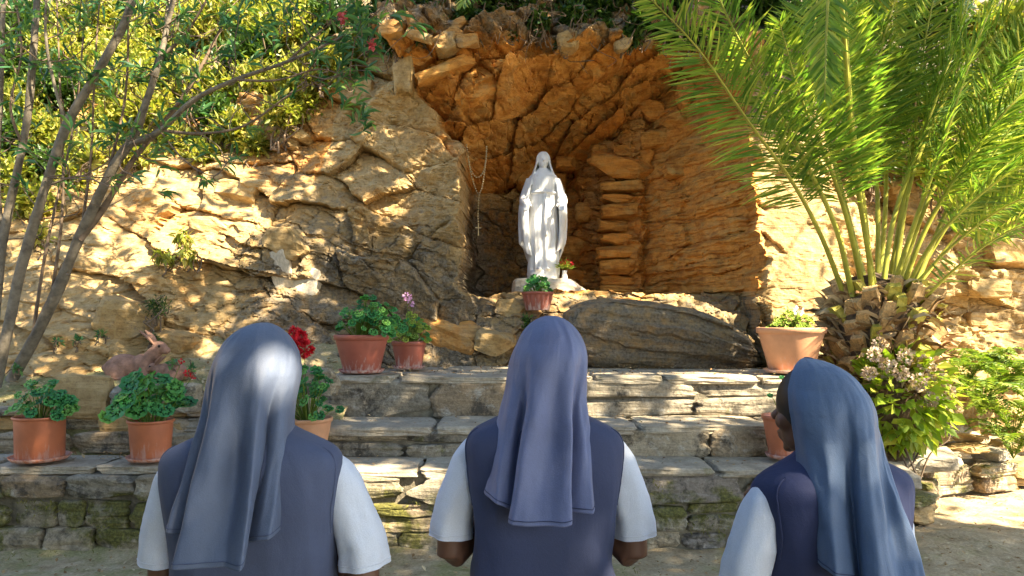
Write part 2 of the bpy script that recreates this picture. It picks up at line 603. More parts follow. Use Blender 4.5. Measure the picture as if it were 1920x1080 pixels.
def cliff_depth(X, Z):
    """depth, and what the rock is made of there"""
    X = np.asarray(X, float); Z = np.asarray(Z, float)
    wx = 0.10 * fbm(X * 1.3, Z * 1.3, 0.0, 3, 21); wz = 0.10 * fbm(X * 1.3, Z * 1.3, 5.0, 3, 22)
    ex = 0.05 * fbm(X * 4, Z * 5, 2.0, 4, 23)
    D, m, cei = cliff_base(X + wx * 0.5 + ex, Z + wz * 0.4 + ex * .6)
    right = sstep(1.5, 1.75, X) * m * (Z > 1.8)
    # bedded blocks
    def beds(bw, bh, dip, seed, amp, crack, tilt):
        u = (X + wx) / bw; v = (Z + wz + dip * X) / bh
        rid, rid2, e, du, dv = voro(u, v, seed)
        h = (rid - 0.5) * 2 * amp + tilt * ((rid2 - 0.5) * du * 2 + (rid - 0.4) * dv * 2)
        h = h - crack * sstep(0.09, 0.0, e)
        return h, rid2
    def ledges(th, dip, seed, amp):
        q = (Z + dip * X + wz * 0.8) / th + 0.8 * vnoise(X * 0.9, Z * 2.0, 3.0, seed)
        k = np.floor(q); f = q - k
        a_ = vnoise(X * 1.4, k * 3.7, 1.0, seed + 1)
        return amp * (a_ * 1.2 + (1 - f) * 0.5 * (0.5 + a_))
    hl1, t1 = beds(0.85, 0.42, 0.28, 41, 0.10, 0.03, 0.24)
    hl2, t2 = beds(0.30, 0.16, 0.25, 42, 0.045, 0.035, 0.07)
    hl3, t3 = beds(0.10, 0.035, 0.32, 43, 0.010, 0.012, 0.01)
    lm = sstep(-.25, .35, vnoise(X * .8, Z * .9, 7.0, 86))
    left = hl1 * 1.1 + hl2 * (.25 + .5 * lm) + hl3 * .6 + (ledges(0.19, 0.32, 81, 0.045) + ledges(0.06, 0.34, 82, 0.020)) * (.15 + .85 * lm)
    hr1, r1 = beds(0.9, 0.20, -0.10, 51, 0.030, 0.045, 0.02)
    hr2, r2 = beds(0.35, 0.055, -0.10, 52, 0.014, 0.016, 0.008)
    rgt = hr1 + hr2 * 0.6 + hl3 * 0.4 + ledges(0.17, -0.10, 83, 0.055) + ledges(0.05, -0.12, 84, 0.022) - 0.10 * sstep(.10, 0, np.abs(X - 1.95 - .12 * np.sin(Z * 3) - .05 * np.sin(Z * 11))) * sstep(3.6, 3.0, Z)
    hc1, c1 = beds(0.62, 0.26, -0.55, 61, 0.15, 0.05, 0.34)
    hc2, c2 = beds(0.22, 0.10, 0.5, 62, 0.05, 0.03, 0.09)
    cl = hc1 + hc2
    hb1, b1 = beds(0.42, 0.20, 0.05, 71, 0.12, 0.10, 0.10)
    hb2, b2 = beds(0.16, 0.07, 0.05, 72, 0.03, 0.03, 0.03)
    bk = hb1 + hb2 + ledges(0.09, 0.05, 85, 0.03)
    cm = cei.astype(float)
    stack = sstep(0.45, 0.75, X) * (1 - sstep(1.5, 1.7, X)) * m * (1 - cm)
    back = m * (1 - cm) * (1 - right)
    h = left * (1 - m) + m * (cl * cm + (1 - cm) * (rgt * right + (1 - right) * (bk * (0.45 + 0.55 * stack / np.maximum(back, 1e-3)))))
    tone = np.where(m > 0.5, np.where(cm > 0.5, c1, np.where(right > 0.5, r1, b1)), t1 * 0.5 + t2 * 0.5)
    n = 0.05 * fbm(X * 2.2, Z * 2.2, 1.0, 5, 31, 0.55) + 0.010 * fbm(X * 17, Z * 22, 0.0, 3, 33)
    rg = lambda f, sd: 1 - 2 * np.abs(vnoise(X * f + wx * 3, (Z + .32 * X) * f * 1.9 + wz * 3, 1.5, sd))
    n = n + 0.022 * rg(2.6, 34) * (1 - m * .5) + 0.014 * rg(6.0, 35) + 0.009 * rg(13.0, 36)
    calm = sstep(-5.0, -3.2, X) * 0.6 + 0.4
    cut = sstep(2.5, 2.7, X) * sstep(3.7, 3.2, X)
    D = D - h * calm * (1 - .8 * cut) - n * (1 - .7 * cut)
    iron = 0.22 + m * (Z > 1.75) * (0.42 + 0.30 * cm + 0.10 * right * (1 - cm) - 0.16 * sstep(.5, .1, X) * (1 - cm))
    iron = iron + 0.15 * sstep(-2.4, -1.0, X) * sstep(2.4, 3.6, Z) * (1 - m)
    iron = np.where(Z > 4.5, iron * 0.5, iron)
    iron = np.where((Z < 1.8), 0.30, iron)
    iron = np.where(X > 2.58, 0.10, iron)
    iron = np.where(X < -3.0, 0.32, iron)
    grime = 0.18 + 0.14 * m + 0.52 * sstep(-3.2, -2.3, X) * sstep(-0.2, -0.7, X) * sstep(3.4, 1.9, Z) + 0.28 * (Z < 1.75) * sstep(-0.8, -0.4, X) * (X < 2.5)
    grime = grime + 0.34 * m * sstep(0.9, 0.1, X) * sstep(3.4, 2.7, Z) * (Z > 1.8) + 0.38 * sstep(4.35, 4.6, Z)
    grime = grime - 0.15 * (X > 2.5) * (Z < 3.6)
    wood = sstep(-1.6, -2.6, X + 0.5 * fbm(X * .9, Z * .9, 0.0, 3, 91)) * sstep(2.7, 3.5, Z + 0.35 * X + 1.0 + .3 * fbm(X * 2, Z * 2, 1.0, 3, 92))
    grime = grime + .38 * wood; iron = np.where(wood > .5, .55, iron)
    grime = grime + .5 * sstep(3.3, 3.9, Z) * (X > 2.7)
    return D, tone, iron, grime


def span(*seg):
    out = []
    for a, b, s in seg:
        out.append(np.arange(a, b, s))
    return np.concatenate(out)


cx = span((-14, -5, 0.14), (-5, -2.7, 0.028), (-2.7, 2.95, 0.0125), (2.95, 5.6, 0.026), (5.6, 12, 0.16))
cz = span((0.2, 1.0, 0.05), (1.0, 4.75, 0.0125), (4.75, 5.4, 0.03), (5.4, 10, 0.12))
CX, CZ = np.meshgrid(cx, cz, indexing='ij')
CD, TONE, IRON, GRIME = cliff_depth(CX, CZ)
jx = 0.02 * fbm(CX * 7, CZ * 9, CD * 7, 3, 77); jz = 0.018 * fbm(CX * 7, CZ * 9, CD * 7, 3, 78)
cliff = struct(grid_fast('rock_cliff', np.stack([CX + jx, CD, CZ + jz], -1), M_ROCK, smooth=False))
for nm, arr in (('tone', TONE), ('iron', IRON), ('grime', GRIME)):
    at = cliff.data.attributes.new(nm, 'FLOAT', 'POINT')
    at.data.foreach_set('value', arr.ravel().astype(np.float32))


def depth_at(x, z):
    return float(cliff_depth(np.array([x]), np.array([z]))[0][0])


# ================================================================== single stones
def stone_mesh(name, seed, mat, n=6, rough=0.07, cuts=7, power=6.0, layered=0.0, iron=None, cutlo=0.70):
    rs = np.random.RandomState(seed)
    bm = bmesh.new()
    bmesh.ops.create_cube(bm, size=1.0)
    bmesh.ops.subdivide_edges(bm, edges=bm.edges[:], cuts=n - 1, use_grid_fill=True)
    V = np.array([v.co[:] for v in bm.verts]) * 2
    r = (np.abs(V) ** power).sum(1) ** (1 / power)
    V = V / r[:, None]
    for _ in range(cuts):
        d = rs.normal(size=3); d /= np.linalg.norm(d)
        lim = rs.uniform(cutlo, 1.0) * np.abs(d).sum()
        k = V @ d
        V = V - np.where(k > lim, k - lim, 0)[:, None] * d[None]
    o = rs.rand(3) * 50
    nz = np.stack([fbm(V[:, 0] * 1.6 + o[0] + i * 9, V[:, 1] * 1.6 + o[1], V[:, 2] * 1.6 + o[2], 4, seed + i) for i in range(3)], -1)
    V = V + nz * rough
    if layered:
        V[:, 0:2] *= (1 + layered * np.sign(vnoise(V[:, 2] * 3.3 + o[0], V[:, 0] * 0.4, V[:, 1] * 0.4, seed)))[:, None]
    V = V / np.abs(V).max(0)[None] * 0.5
    for v, c in zip(bm.verts, V):
        v.co = c
    me = bpy.data.meshes.new(name)
    bm.to_mesh(me); bm.free()
    me.polygons.foreach_set('use_smooth', np.zeros(len(me.polygons), bool))
    me.materials.append(mat)
    if iron is not None:
        k = len(me.vertices)
        for nm, val in (('tone', rs.rand()), ('iron', iron + rs.uniform(-.15, .15)), ('grime', 0.1 + 0.25 * rs.rand())):
            a = me.attributes.new(nm, 'FLOAT', 'POINT'); a.data.foreach_set('value', np.full(k, val, np.float32))
    return me


BLOCKS = [stone_mesh('stone', 100 + i, M_WALL, 10, 0.10, 12, 10.0, 0.03) for i in range(12)]
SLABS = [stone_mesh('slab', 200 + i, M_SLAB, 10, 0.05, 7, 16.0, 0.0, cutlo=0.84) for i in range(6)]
IRON = [stone_mesh('stone', 300 + i, M_ROCK, 8, 0.11, 18, 6.0, 0.025, iron=0.85, cutlo=.5) for i in range(10)]
PALE = [stone_mesh('stone', 400 + i, M_ROCK, 8, 0.10, 18, 6.0, 0.025, iron=0.15, cutlo=.5) for i in range(8)]

TURF = [stone_mesh('stone', 450 + i, M_ROCK, 7, 0.10, 18, 6.0, 0.02, iron=0.45, cutlo=.5) for i in range(5)]
for _m in TURF:
    _m.attributes['grime'].data.foreach_set('value', np.full(len(_m.vertices), .45, np.float32))

M_LIME = plain('limy_rock', (0.52, 0.45, 0.35), 0.85, 0.35, 9, 0.8, 40, 0.01)
LIME = [stone_mesh('stone', 470 + i, M_LIME, 8, 0.08, 12, 7.0, 0.0, cutlo=.6) for i in range(2)]


def put(name, me, loc, scl, rot=(0, 0, 0), parent=None):
    o = bpy.data.objects.new(name, me)
    COL.objects.link(o)
    o.location = loc; o.scale = scl; o.rotation_euler = rot
    o.parent = parent
    return o


def course(rs, x0, x1, z0, z1, front, depth, parent, wmin, wmax, meshes=BLOCKS, joint=0.008, line=None, name='stone', jut=0.02, uneven=0.18, split=.4):
    """one course of stones along x; line(x) gives the wall front and its turn"""
    x = x0
    while x < x1 - 0.04:
        w = min(rs.uniform(wmin, wmax), x1 - x)
        if x1 - (x + w) < wmin * 0.6:
            w = x1 - x
        h = z1 - z0
        zz0, zz1 = z0, z1
        parts = [(zz0, zz1)]
        if h > 0.15 and rs.rand() < split:
            c = z0 + h * rs.uniform(0.35, 0.65); parts = [(zz0, c), (c, zz1)]
        for (p0, p1) in parts:
            hh = (p1 - p0) * (1 + rs.uniform(-uneven, uneven) * 0.5)
            yf = front if line is None else line(x + w / 2)[0]
            an = 0 if line is None else line(x + w / 2)[1]
            dp = depth * rs.uniform(0.85, 1.1)
            put(name, meshes[rs.randint(len(meshes))], (x + w / 2, yf + dp / 2 - rs.uniform(0, jut), (p0 + p1) / 2),
                ((w - joint) * 1.08, dp, max(hh - joint, 0.02) * 1.12), (rs.uniform(-.03, .03), rs.uniform(-.05, .05), an + rs.uniform(-.05, .05)), parent)
        x += w


def box(mb, x0, x1, y0, y1, z0, z1):
    V = [(x, y, z) for x in (x0, x1) for y in (y0, y1) for z in (z0, z1)]
    mb.add(V, [(0, 1, 3, 2), (4, 6, 7, 5), (0, 4, 5, 1), (2, 3, 7, 6), (0, 2, 6, 4), (1, 5, 7, 3)])


# ---- three steps up to the platform
rs = np.random.RandomState(11)
steps = tag(empty('stone_steps', (0.5, 4.9, 0)), 'three broad rough stone steps leading up to the statue niche', 'steps')
Z1, Z2, Z3 = 0.52, 0.735, 1.05
Y1, Y2, Y3 = 4.92, 5.38, 5.98
core = MB()
for (x0, x1, y0, z0, z1) in ((-1.55, 2.55, Y1 + 0.035, -0.1, Z1 - 0.035), (-1.5, 2.42, Y2 + 0.035, 0.3, Z2 - 0.03), (-1.47, 2.36, Y3 + 0.035, 0.5, Z3 - 0.03)):
    box(core, x0, x1, y0, 7.75, z0, z1)
pk = []
co = core.obj('core', M_MORTAR, steps, False); pk.append(co)


def inv(o, par):
    o.matrix_parent_inverse = Matrix.Translation(-Vector(par.location))


class Grab:
    """everything linked while it is open becomes a child that keeps its place"""
    def __init__(s, par): s.par = par
    def __enter__(s): s.b = set(bpy.data.objects); return s
    def __exit__(s, *a):
        for o in bpy.data.objects:
            if o not in s.b and (o.parent is None or o.parent is s.par):
                o.parent = s.par; inv(o, s.par)


inv(co, steps)
with Grab(steps):
    course(rs, -1.56, 2.55, -0.03, 0.10, Y1 + .01, 0.2, None, 0.16, 0.5)
    course(rs, -1.58, 2.55, 0.10, 0.29, Y1, 0.2, None, 0.25, 0.7, jut=.04)
    course(rs, -1.56, 2.55, 0.29, 0.475, Y1 - 0.015, 0.2, None, 0.5, 1.2, uneven=.05, split=.15)
    course(rs, -1.52, 2.45, 0.50, 0.70, Y2, 0.2, None, 0.4, 1.0, jut=.04, split=.25)
    course(rs, -1.48, 2.38, 0.715, 1.015, Y3, 0.2, None, 0.45, 1.1, jut=.04, split=.3)
    # treads
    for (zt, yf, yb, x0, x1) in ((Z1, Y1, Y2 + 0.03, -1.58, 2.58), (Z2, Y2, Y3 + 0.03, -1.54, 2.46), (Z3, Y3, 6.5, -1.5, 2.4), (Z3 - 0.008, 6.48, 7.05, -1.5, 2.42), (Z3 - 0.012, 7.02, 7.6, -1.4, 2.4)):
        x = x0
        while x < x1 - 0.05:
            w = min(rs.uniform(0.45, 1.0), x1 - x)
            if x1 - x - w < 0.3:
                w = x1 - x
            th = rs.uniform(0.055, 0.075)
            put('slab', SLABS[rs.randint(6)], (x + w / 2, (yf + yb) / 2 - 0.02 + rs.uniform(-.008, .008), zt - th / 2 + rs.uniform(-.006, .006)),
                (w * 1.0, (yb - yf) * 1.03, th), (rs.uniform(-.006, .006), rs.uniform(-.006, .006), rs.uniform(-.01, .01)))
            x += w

# ---- retaining wall carrying on to the left
wall = tag(empty('retaining_wall', (-4.5, 4.95, 0)), 'low mossy dry stone wall carrying two plain plastic flowerpots', 'wall')
with Grab(wall):
    mb = MB(); box(mb, -9.5, -1.6, Y1 + 0.045, 5.75, -0.1, 0.46); mb.obj('core', M_MORTAR, None, False)
    for z0, z1, a, b_ in ((-0.03, 0.12, .18, .42), (0.12, 0.30, .16, .46), (0.30, 0.49, .28, .6)):
        course(rs, -7.4, -1.58, z0, z1, Y1 + rs.uniform(-.02, .01), 0.24, None, a, b_, split=.18, uneven=.4, jut=.05)
    x = -7.4
    while x < -1.7:
        w = rs.uniform(0.4, 0.8)
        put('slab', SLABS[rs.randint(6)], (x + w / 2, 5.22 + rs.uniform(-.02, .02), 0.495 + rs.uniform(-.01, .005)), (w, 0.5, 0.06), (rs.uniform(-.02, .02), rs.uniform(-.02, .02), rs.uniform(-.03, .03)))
        x += w

# ---- the upper bank edge behind the pots
bank = tag(empty('bank_wall', (-4.2, 5.6, 0.5)), 'broken edging of yellowish blocks holding the leafy bank below the rabbits', 'wall')
YEL = [stone_mesh('stone', 500 + i, M_ROCK, 7, 0.05, 9, 10, 0.02, iron=0.20) for i in range(6)]
with Grab(bank):
    course(rs, -7.0, -1.75, 0.50, 0.66, 5.60, 0.25, None, 0.3, 0.7, meshes=BLOCKS, jut=.08)
    course(rs, -7.0, -1.9, 0.66, 0.84, 5.66, 0.25, None, 0.25, 0.6, meshes=YEL + BLOCKS[:4], jut=.08)
    for (a, b_, c_, d_) in ((110, 705, 212, 782), (40, 735, 108, 790), (215, 720, 300, 775), (312, 720, 380, 775), (320, 780, 400, 830), (540, 690, 640, 740), (470, 700, 545, 760)):
        c = P((a + c_) / 2, (b_ + d_) / 2, 5.72)
        put('stone', YEL[rs.randint(6)] if a < 215 else BLOCKS[rs.randint(12)], c, ((c_ - a) / 1400 * 5.72, 0.22, (d_ - b_) / 1400 * 5.72 * 1.1), (rs.uniform(-.1, .1), rs.uniform(-.1, .1), rs.uniform(-.15, .15)))

# ---- earth behind the walls
bx = span((-12, -6, 0.3), (-6, -1.3, 0.035)); by = span((5.15, 9.6, 0.04))
BX, BY = np.meshgrid(bx, by, indexing='ij')


def bank_z(x, y):
    z = np.interp(y, [5.15, 5.62, 5.78, 6.2, 6.6, 7.2, 9.6], [0.44, 0.47, 0.86, 1.0, 1.12, 1.40, 2.4])
    return z + 0.05 * fbm(x * 1.1, y * 1.1, 2.0, 4, 5) + 0.012 * fbm(x * 9, y * 9, 0.0, 3, 6) - 0.12 * sstep(-2.2, -1.5, x)


struct(grid_fast('earth_bank', np.stack([BX, BY, bank_z(BX, BY)], -1), M_EARTH))
rx = span((2.46, 6.5, 0.035), (6.5, 12, 0.3)); ry = span((5.3, 9.6, 0.04))
RX, RY = np.meshgrid(rx, ry, indexing='ij')


def kerb_line(x):
    """front of the low stones on the right, and their turn"""
    y = float(np.interp(x, [2.4, 3.1, 3.3, 3.7, 4.6, 8.0], [5.4, 5.6, 5.95, 6.5, 6.85, 7.1]))
    y2 = float(np.interp(x + 0.1, [2.4, 3.1, 3.3, 3.7, 4.6, 8.0], [5.4, 5.6, 5.95, 6.5, 6.85, 7.1]))
    return y, math.atan2(y2 - y, 0.1)


def rbank_z(x, y):
    f = y - np.interp(x, [2.4, 3.1, 3.3, 3.7, 4.6, 8.0], [5.4, 5.6, 5.95, 6.5, 6.85, 7.1])
    z = np.interp(f, [-0.2, 0.08, 0.2, 0.5, 1.0, 1.6, 2.6], [-0.1, -0.05, 0.20, 0.36, 0.75, 1.15, 1.5])
    return z + 0.05 * fbm(x * 1.3, y * 1.3, 4.0, 4, 8) * sstep(0.0, .3, f) + 0.01 * fbm(x * 9, y * 9, 0.0, 3, 16)


struct(grid_fast('earth_slope', np.stack([RX, RY, rbank_z(RX, RY)], -1), M_EARTH))
kerb = tag(empty('rough_kerb', (4.0, 6.6, 0)), 'low sunlit border of rough slabs and blocks below the palm', 'wall')
with Grab(kerb):
    course(rs, 2.5, 7.5, -0.03, 0.22, 6.6, 0.26, None, 0.25, 0.6, meshes=PALE[:5] + BLOCKS[:3], line=kerb_line, jut=.14, uneven=.25, split=.3)
    for i in range(26):
        x_ = rs.uniform(2.6, 6.5); y_ = kerb_line(x_)[0] + rs.uniform(.05, .45)
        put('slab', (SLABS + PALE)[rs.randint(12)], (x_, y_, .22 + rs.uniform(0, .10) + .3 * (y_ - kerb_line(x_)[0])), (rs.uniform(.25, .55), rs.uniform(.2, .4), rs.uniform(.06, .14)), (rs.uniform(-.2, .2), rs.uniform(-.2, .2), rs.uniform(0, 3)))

# ---- blocks standing out of the niche's rock, ceiling slabs, boulders
rs = np.random.RandomState(23)


def rock_bit(px, py, w, h, dd, meshes, rot=0.0, dep=None, name='stone', tilt=0.15):
    """a block of w x h photo pixels bedded in the cliff where that sight line meets it"""
    d = 8.6
    for _ in range(4):
        c = P(px, py, d); d = depth_at(c.x, c.z)
    s = d / 1400
    c = P(px, py, d + dd)
    put(name, meshes[rs.randint(len(meshes))], c, (w * s, dep or max(min(w, h) * s * 1.3, 0.1), h * s), (rs.uniform(-tilt, tilt), rot, rs.uniform(-tilt, tilt)))


with Grab(cliff):
    y = 338
    while y < 560:                                             # the pile beside the statue
        h = rs.uniform(16, 34)
        rock_bit(1158 + rs.uniform(-8, 8), y + h / 2, rs.uniform(70, 92), h * 1.05, -0.02, IRON, rs.uniform(-.06, .06), 0.3, tilt=.06)
        y += h
    for (px, py, w, h, r_) in ((1170, 310, 120, 46, .2), (1130, 290, 52, 34, 0), (1205, 295, 30, 60, .3), (1175, 285, 44, 22, 0), (1240, 262, 78, 34, -.15), (1290, 180, 40, 58, .15), (1335, 175, 52, 44, -.2),
                                (1230, 210, 60, 40, .2), (1062, 305, 34, 26, 0), (1095, 310, 30, 26, 0), (1250, 110, 56, 60, .2), (1310, 115, 60, 46, 0),
                                (1265, 320, 36, 30, 0), (1075, 470, 70, 50, .1), (1065, 420, 60, 44, -.1), (1100, 400, 40, 36, 0), (1085, 520, 60, 34, .1), (1360, 220, 60, 50, .1), 
                                (985, 330, 34, 60, 0), (1040, 340, 40, 50, .1), (1270, 225, 52, 36, .3)):
        rock_bit(px, py, w * 1.15, h * 1.1, 0.05, IRON, r_, tilt=.3)
    for (px, py, w, h, r_) in ((835, 130, 120, 50, -.35), (900, 165, 80, 46, -.5), (945, 195, 80, 90, -.3), (1010, 120, 80, 44, .2), (880, 238, 90, 50, .6), (1040, 140, 60, 60, .3)):
        rock_bit(px, py, w * rs.uniform(1.0, 1.4), h * rs.uniform(.6, 1.1), 0.07, IRON, r_, 0.20, name='slab', tilt=.4)
    for (px, py, w, h, r_) in ((545, 455, 90, 60, .4), (400, 425, 80, 36, .3), (450, 365, 90, 46, .2), (480, 345, 60, 20, .1), (250, 600, 110, 90, .2), (560, 255, 60, 30, .4),
                                (330, 640, 90, 44, .2), 
                                (655, 90, 40, 40, 0.2), (540, 270, 50, 22, .2), (760, 130, 44, 110, .05), (690, 170, 50, 40, .3)):
        rock_bit(px, py, w, h, 0.04, PALE if py < 500 else TURF, r_)
    for (px, py, w, h, r_) in ((840, 620, 150, 60, .3), (930, 640, 80, 50, .1), (960, 580, 60, 40, 0), (520, 640, 80, 50, .1)):
        rock_bit(px, py, w, h, 0.03, TURF, r_, tilt=.3)
    rock_bit(556, 535, 96, 90, 0.05, LIME, .25, .2)
    rock_bit(528, 505, 40, 90, 0.05, LIME, -.15, .14)
    for (px, py, w, h, r_) in ((1880, 480, 90, 70, .1), (1830, 430, 70, 50, 0), (1900, 400, 80, 60, .1), (1850, 540, 80, 40, 0), (1780, 560, 60, 40, .1), (1830, 600, 50, 30, 0)):
        rock_bit(px, py, w, h, 0.02, PALE, r_)
    for i in range(20):                                         # rubble under the turf along the top
        rock_bit(rs.uniform(700, 1420), rs.uniform(30, 92), rs.uniform(24, 60), rs.uniform(18, 44), 0.02, TURF, rs.uniform(-.5, .5))

# the long boulder in front of the ledge, the pedestal block, the brick
big = stone_mesh('boulder', 901, M_ROCK, 26, 0.06, 9, 4.0, 0.012, iron=0.25, cutlo=.75)
_v = np.array([v.co[:] for v in big.vertices])
_k = 0.05 * np.sign(vnoise(_v[:, 2] * 9 + _v[:, 0] * 1.6, _v[:, 0] * 1.5, _v[:, 1] * 1.5, 5)) + 0.05 * fbm(_v[:, 0] * 5, _v[:, 1] * 3, _v[:, 2] * 12, 4, 6)
_v[:, 1] *= 1 + _k; _v[:, 2] += 0.02 * fbm(_v[:, 0] * 7, _v[:, 1] * 4, 0.0, 3, 8); _v[:, 0] *= 1 + .3 * _k
_f = np.clip((_v[:, 0] + .02) / .52, 0, 1)
_v[:, 2] = np.where(_v[:, 2] > -.35, -.35 + (_v[:, 2] + .35) * (1 - .55 * _f ** 1.6), _v[:, 2])
big.vertices.foreach_set('co', _v.ravel())
big.attributes['grime'].data.foreach_set('value', np.full(len(_v), .72, np.float32))
big.attributes['iron'].data.foreach_set('value', np.full(len(_v), .38, np.float32))
o = put('boulder', big, P(1235, 632, 7.45), (2.02, 0.72, 0.70), (0.0, 0.06, 0.02))
tag(o, 'long low brown boulder lying in front of the niche ledge', 'boulder')
ped = stone_mesh('pedestal_block', 902, M_LIME, 9, 0.035, 6, 9.0, 0.0)
o = put('pedestal_block', ped, (0.42, 8.58, 1.785), (0.86, 0.66, 0.37), (0, 0.01, 0.03))
tag(o, 'pale squared stone block under the white statue', 'stone block')
brk = stone_mesh('brick', 903, M_ROCK, 5, 0.02, 2, 9.0, 0.0, iron=0.35)
o = put('flat_brick', brk, P(1122, 552, 8.32), (0.34, 0.2, 0.075), (0, 0.03, 0.1))
tag(o, 'small flat pale brick beside the pedestal block', 'brick')

# ---- dry leaves and gravel on every level
rs = np.random.RandomState(5)
lit = MB()


def litter(n, x0, x1, y0, y1, zf, s0=0.02, s1=0.05):
    x = rs.uniform(x0, x1, n); y = rs.uniform(y0, y1, n)
    z = zf(x, y) + 0.012
    d = rnd_dirs(n, rs); d[:, 2] *= 0.25
    s = rs.uniform(s0, s1, n)
    leaves(lit, np.stack([x, y, z], -1), d, s, s * rs.uniform(.35, .6, n), rs=rs, ups=np.array([0, 0, 1.0]) + rs.normal(size=(n, 3)) * 0.3)


litter(2600, -5, 7, 3.6, 4.95, ground_z, .012, .045)
litter(1200, 2.4, 7, 4.9, 6.8, ground_z, .012, .04)
litter(2600, -6, -1.6, 5.75, 7.4, bank_z)
litter(500, -6, -1.6, 5.2, 5.6, lambda x, y: 0.52 + 0 * x)
litter(900, -1.4, 2.3, 6.05, 7.4, lambda x, y: Z3 + 0.0 * x, .012, .035)
litter(160, -1.4, 2.3, 5.42, 5.9, lambda x, y: Z2 + 0.0 * x, .012, .035)
litter(160, -1.4, 2.3, 5.0, 5.35, lambda x, y: Z1 + 0.0 * x, .012, .035)
litter(1500, 2.6, 7, 6.9, 8.2, rbank_z)
stuff(lit.obj('leaf_litter', M_LITTER, None, False)); 
bpy.data.objects['leaf_litter']['label'] = 'scattered dry leaves on the ground, steps and banks'
bpy.data.objects['leaf_litter']['category'] = 'leaf litter'

# ================================================================== vegetation
M_BARK = plain('grey_bark', (0.16, 0.132, 0.095), 0.85, 0.5, 14, 0.9, 50, 0.01)
M_TWIG = plain('brown_twig', (0.16, 0.11, 0.07), 0.85, 0.4, 14, 0.4, 50, 0.005)
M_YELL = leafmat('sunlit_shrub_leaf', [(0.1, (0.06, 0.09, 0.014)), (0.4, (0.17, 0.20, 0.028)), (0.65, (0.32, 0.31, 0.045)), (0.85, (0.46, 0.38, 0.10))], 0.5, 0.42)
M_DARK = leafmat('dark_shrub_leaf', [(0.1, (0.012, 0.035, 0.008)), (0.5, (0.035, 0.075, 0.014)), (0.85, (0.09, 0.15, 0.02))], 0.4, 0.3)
M_OLEA = leafmat('oleander_leaf', [(0.1, (0.03, 0.11, 0.045)), (0.5, (0.07, 0.19, 0.07)), (0.85, (0.16, 0.26, 0.06))], 0.4, 0.35)
M_PALM = leafmat('palm_leaflet', [(0.1, (0.07, 0.16, 0.03)), (0.45, (0.16, 0.27, 0.04)), (0.7, (0.28, 0.36, 0.055)), (0.9, (0.46, 0.46, 0.10))], 0.5, 0.45, spec=0.3)
M_RACH = plain('palm_stalk', (0.36, 0.36, 0.05), 0.45, 0.3, 5)
M_SHADE = leafmat('tall_tree_leaf', [(0.1, (0.03, 0.06, 0.012)), (0.8, (0.09, 0.15, 0.03))], 0.5, 0.25)
M_HYD = leafmat('hydrangea_leaf', [(0.1, (0.12, 0.20, 0.02)), (0.5, (0.26, 0.36, 0.03)), (0.8, (0.42, 0.45, 0.06)), (0.95, (0.52, 0.42, 0.08))], 0.45, 0.4)
M_HEAD = leafmat('faded_hydrangea_petal', [(0.1, (0.30, 0.20, 0.13)), (0.6, (0.50, 0.37, 0.29)), (0.9, (0.60, 0.50, 0.42))], 0.7, 0.25)
M_FERN = leafmat('fern_leaf', [(0.1, (0.06, 0.12, 0.012)), (0.5, (0.14, 0.22, 0.02)), (0.85, (0.28, 0.32, 0.06))], 0.5, 0.4)
M_PINK = leafmat('pink_petal', [(0.1, (0.45, 0.05, 0.07)), (0.9, (0.65, 0.15, 0.16))], 0.6, 0.3, (0.6, 0.1, 0.1))


def limb_set(mb, stems, k=7):
    for pts, r0, r1 in stems:
        n = max(10, len(pts) * 6)
        V, F = tube(pts, np.linspace(r0, r1, len(pts)), n, k, wob=0.18)
        mb.add(V, F)


def wander(a, b, rs, n=5, amp=0.12):
    a, b = np.array(a, float), np.array(b, float)
    L = np.linalg.norm(b - a)
    t = np.linspace(0, 1, n)[:, None]
    p = a * (1 - t) + b * t + rs.normal(size=(n, 3)) * amp * L * np.sin(np.pi * t)
    return p


# ---- tall trees behind and beside the viewer: they shade the yard
SH = np.array([SUN.x / SUN.z, SUN.y / SUN.z])


def shade_uv(p, zt=8.0):
    return np.array([p[0] + (zt - p[2]) * SH[0], p[1] + (zt - p[2]) * SH[1]])


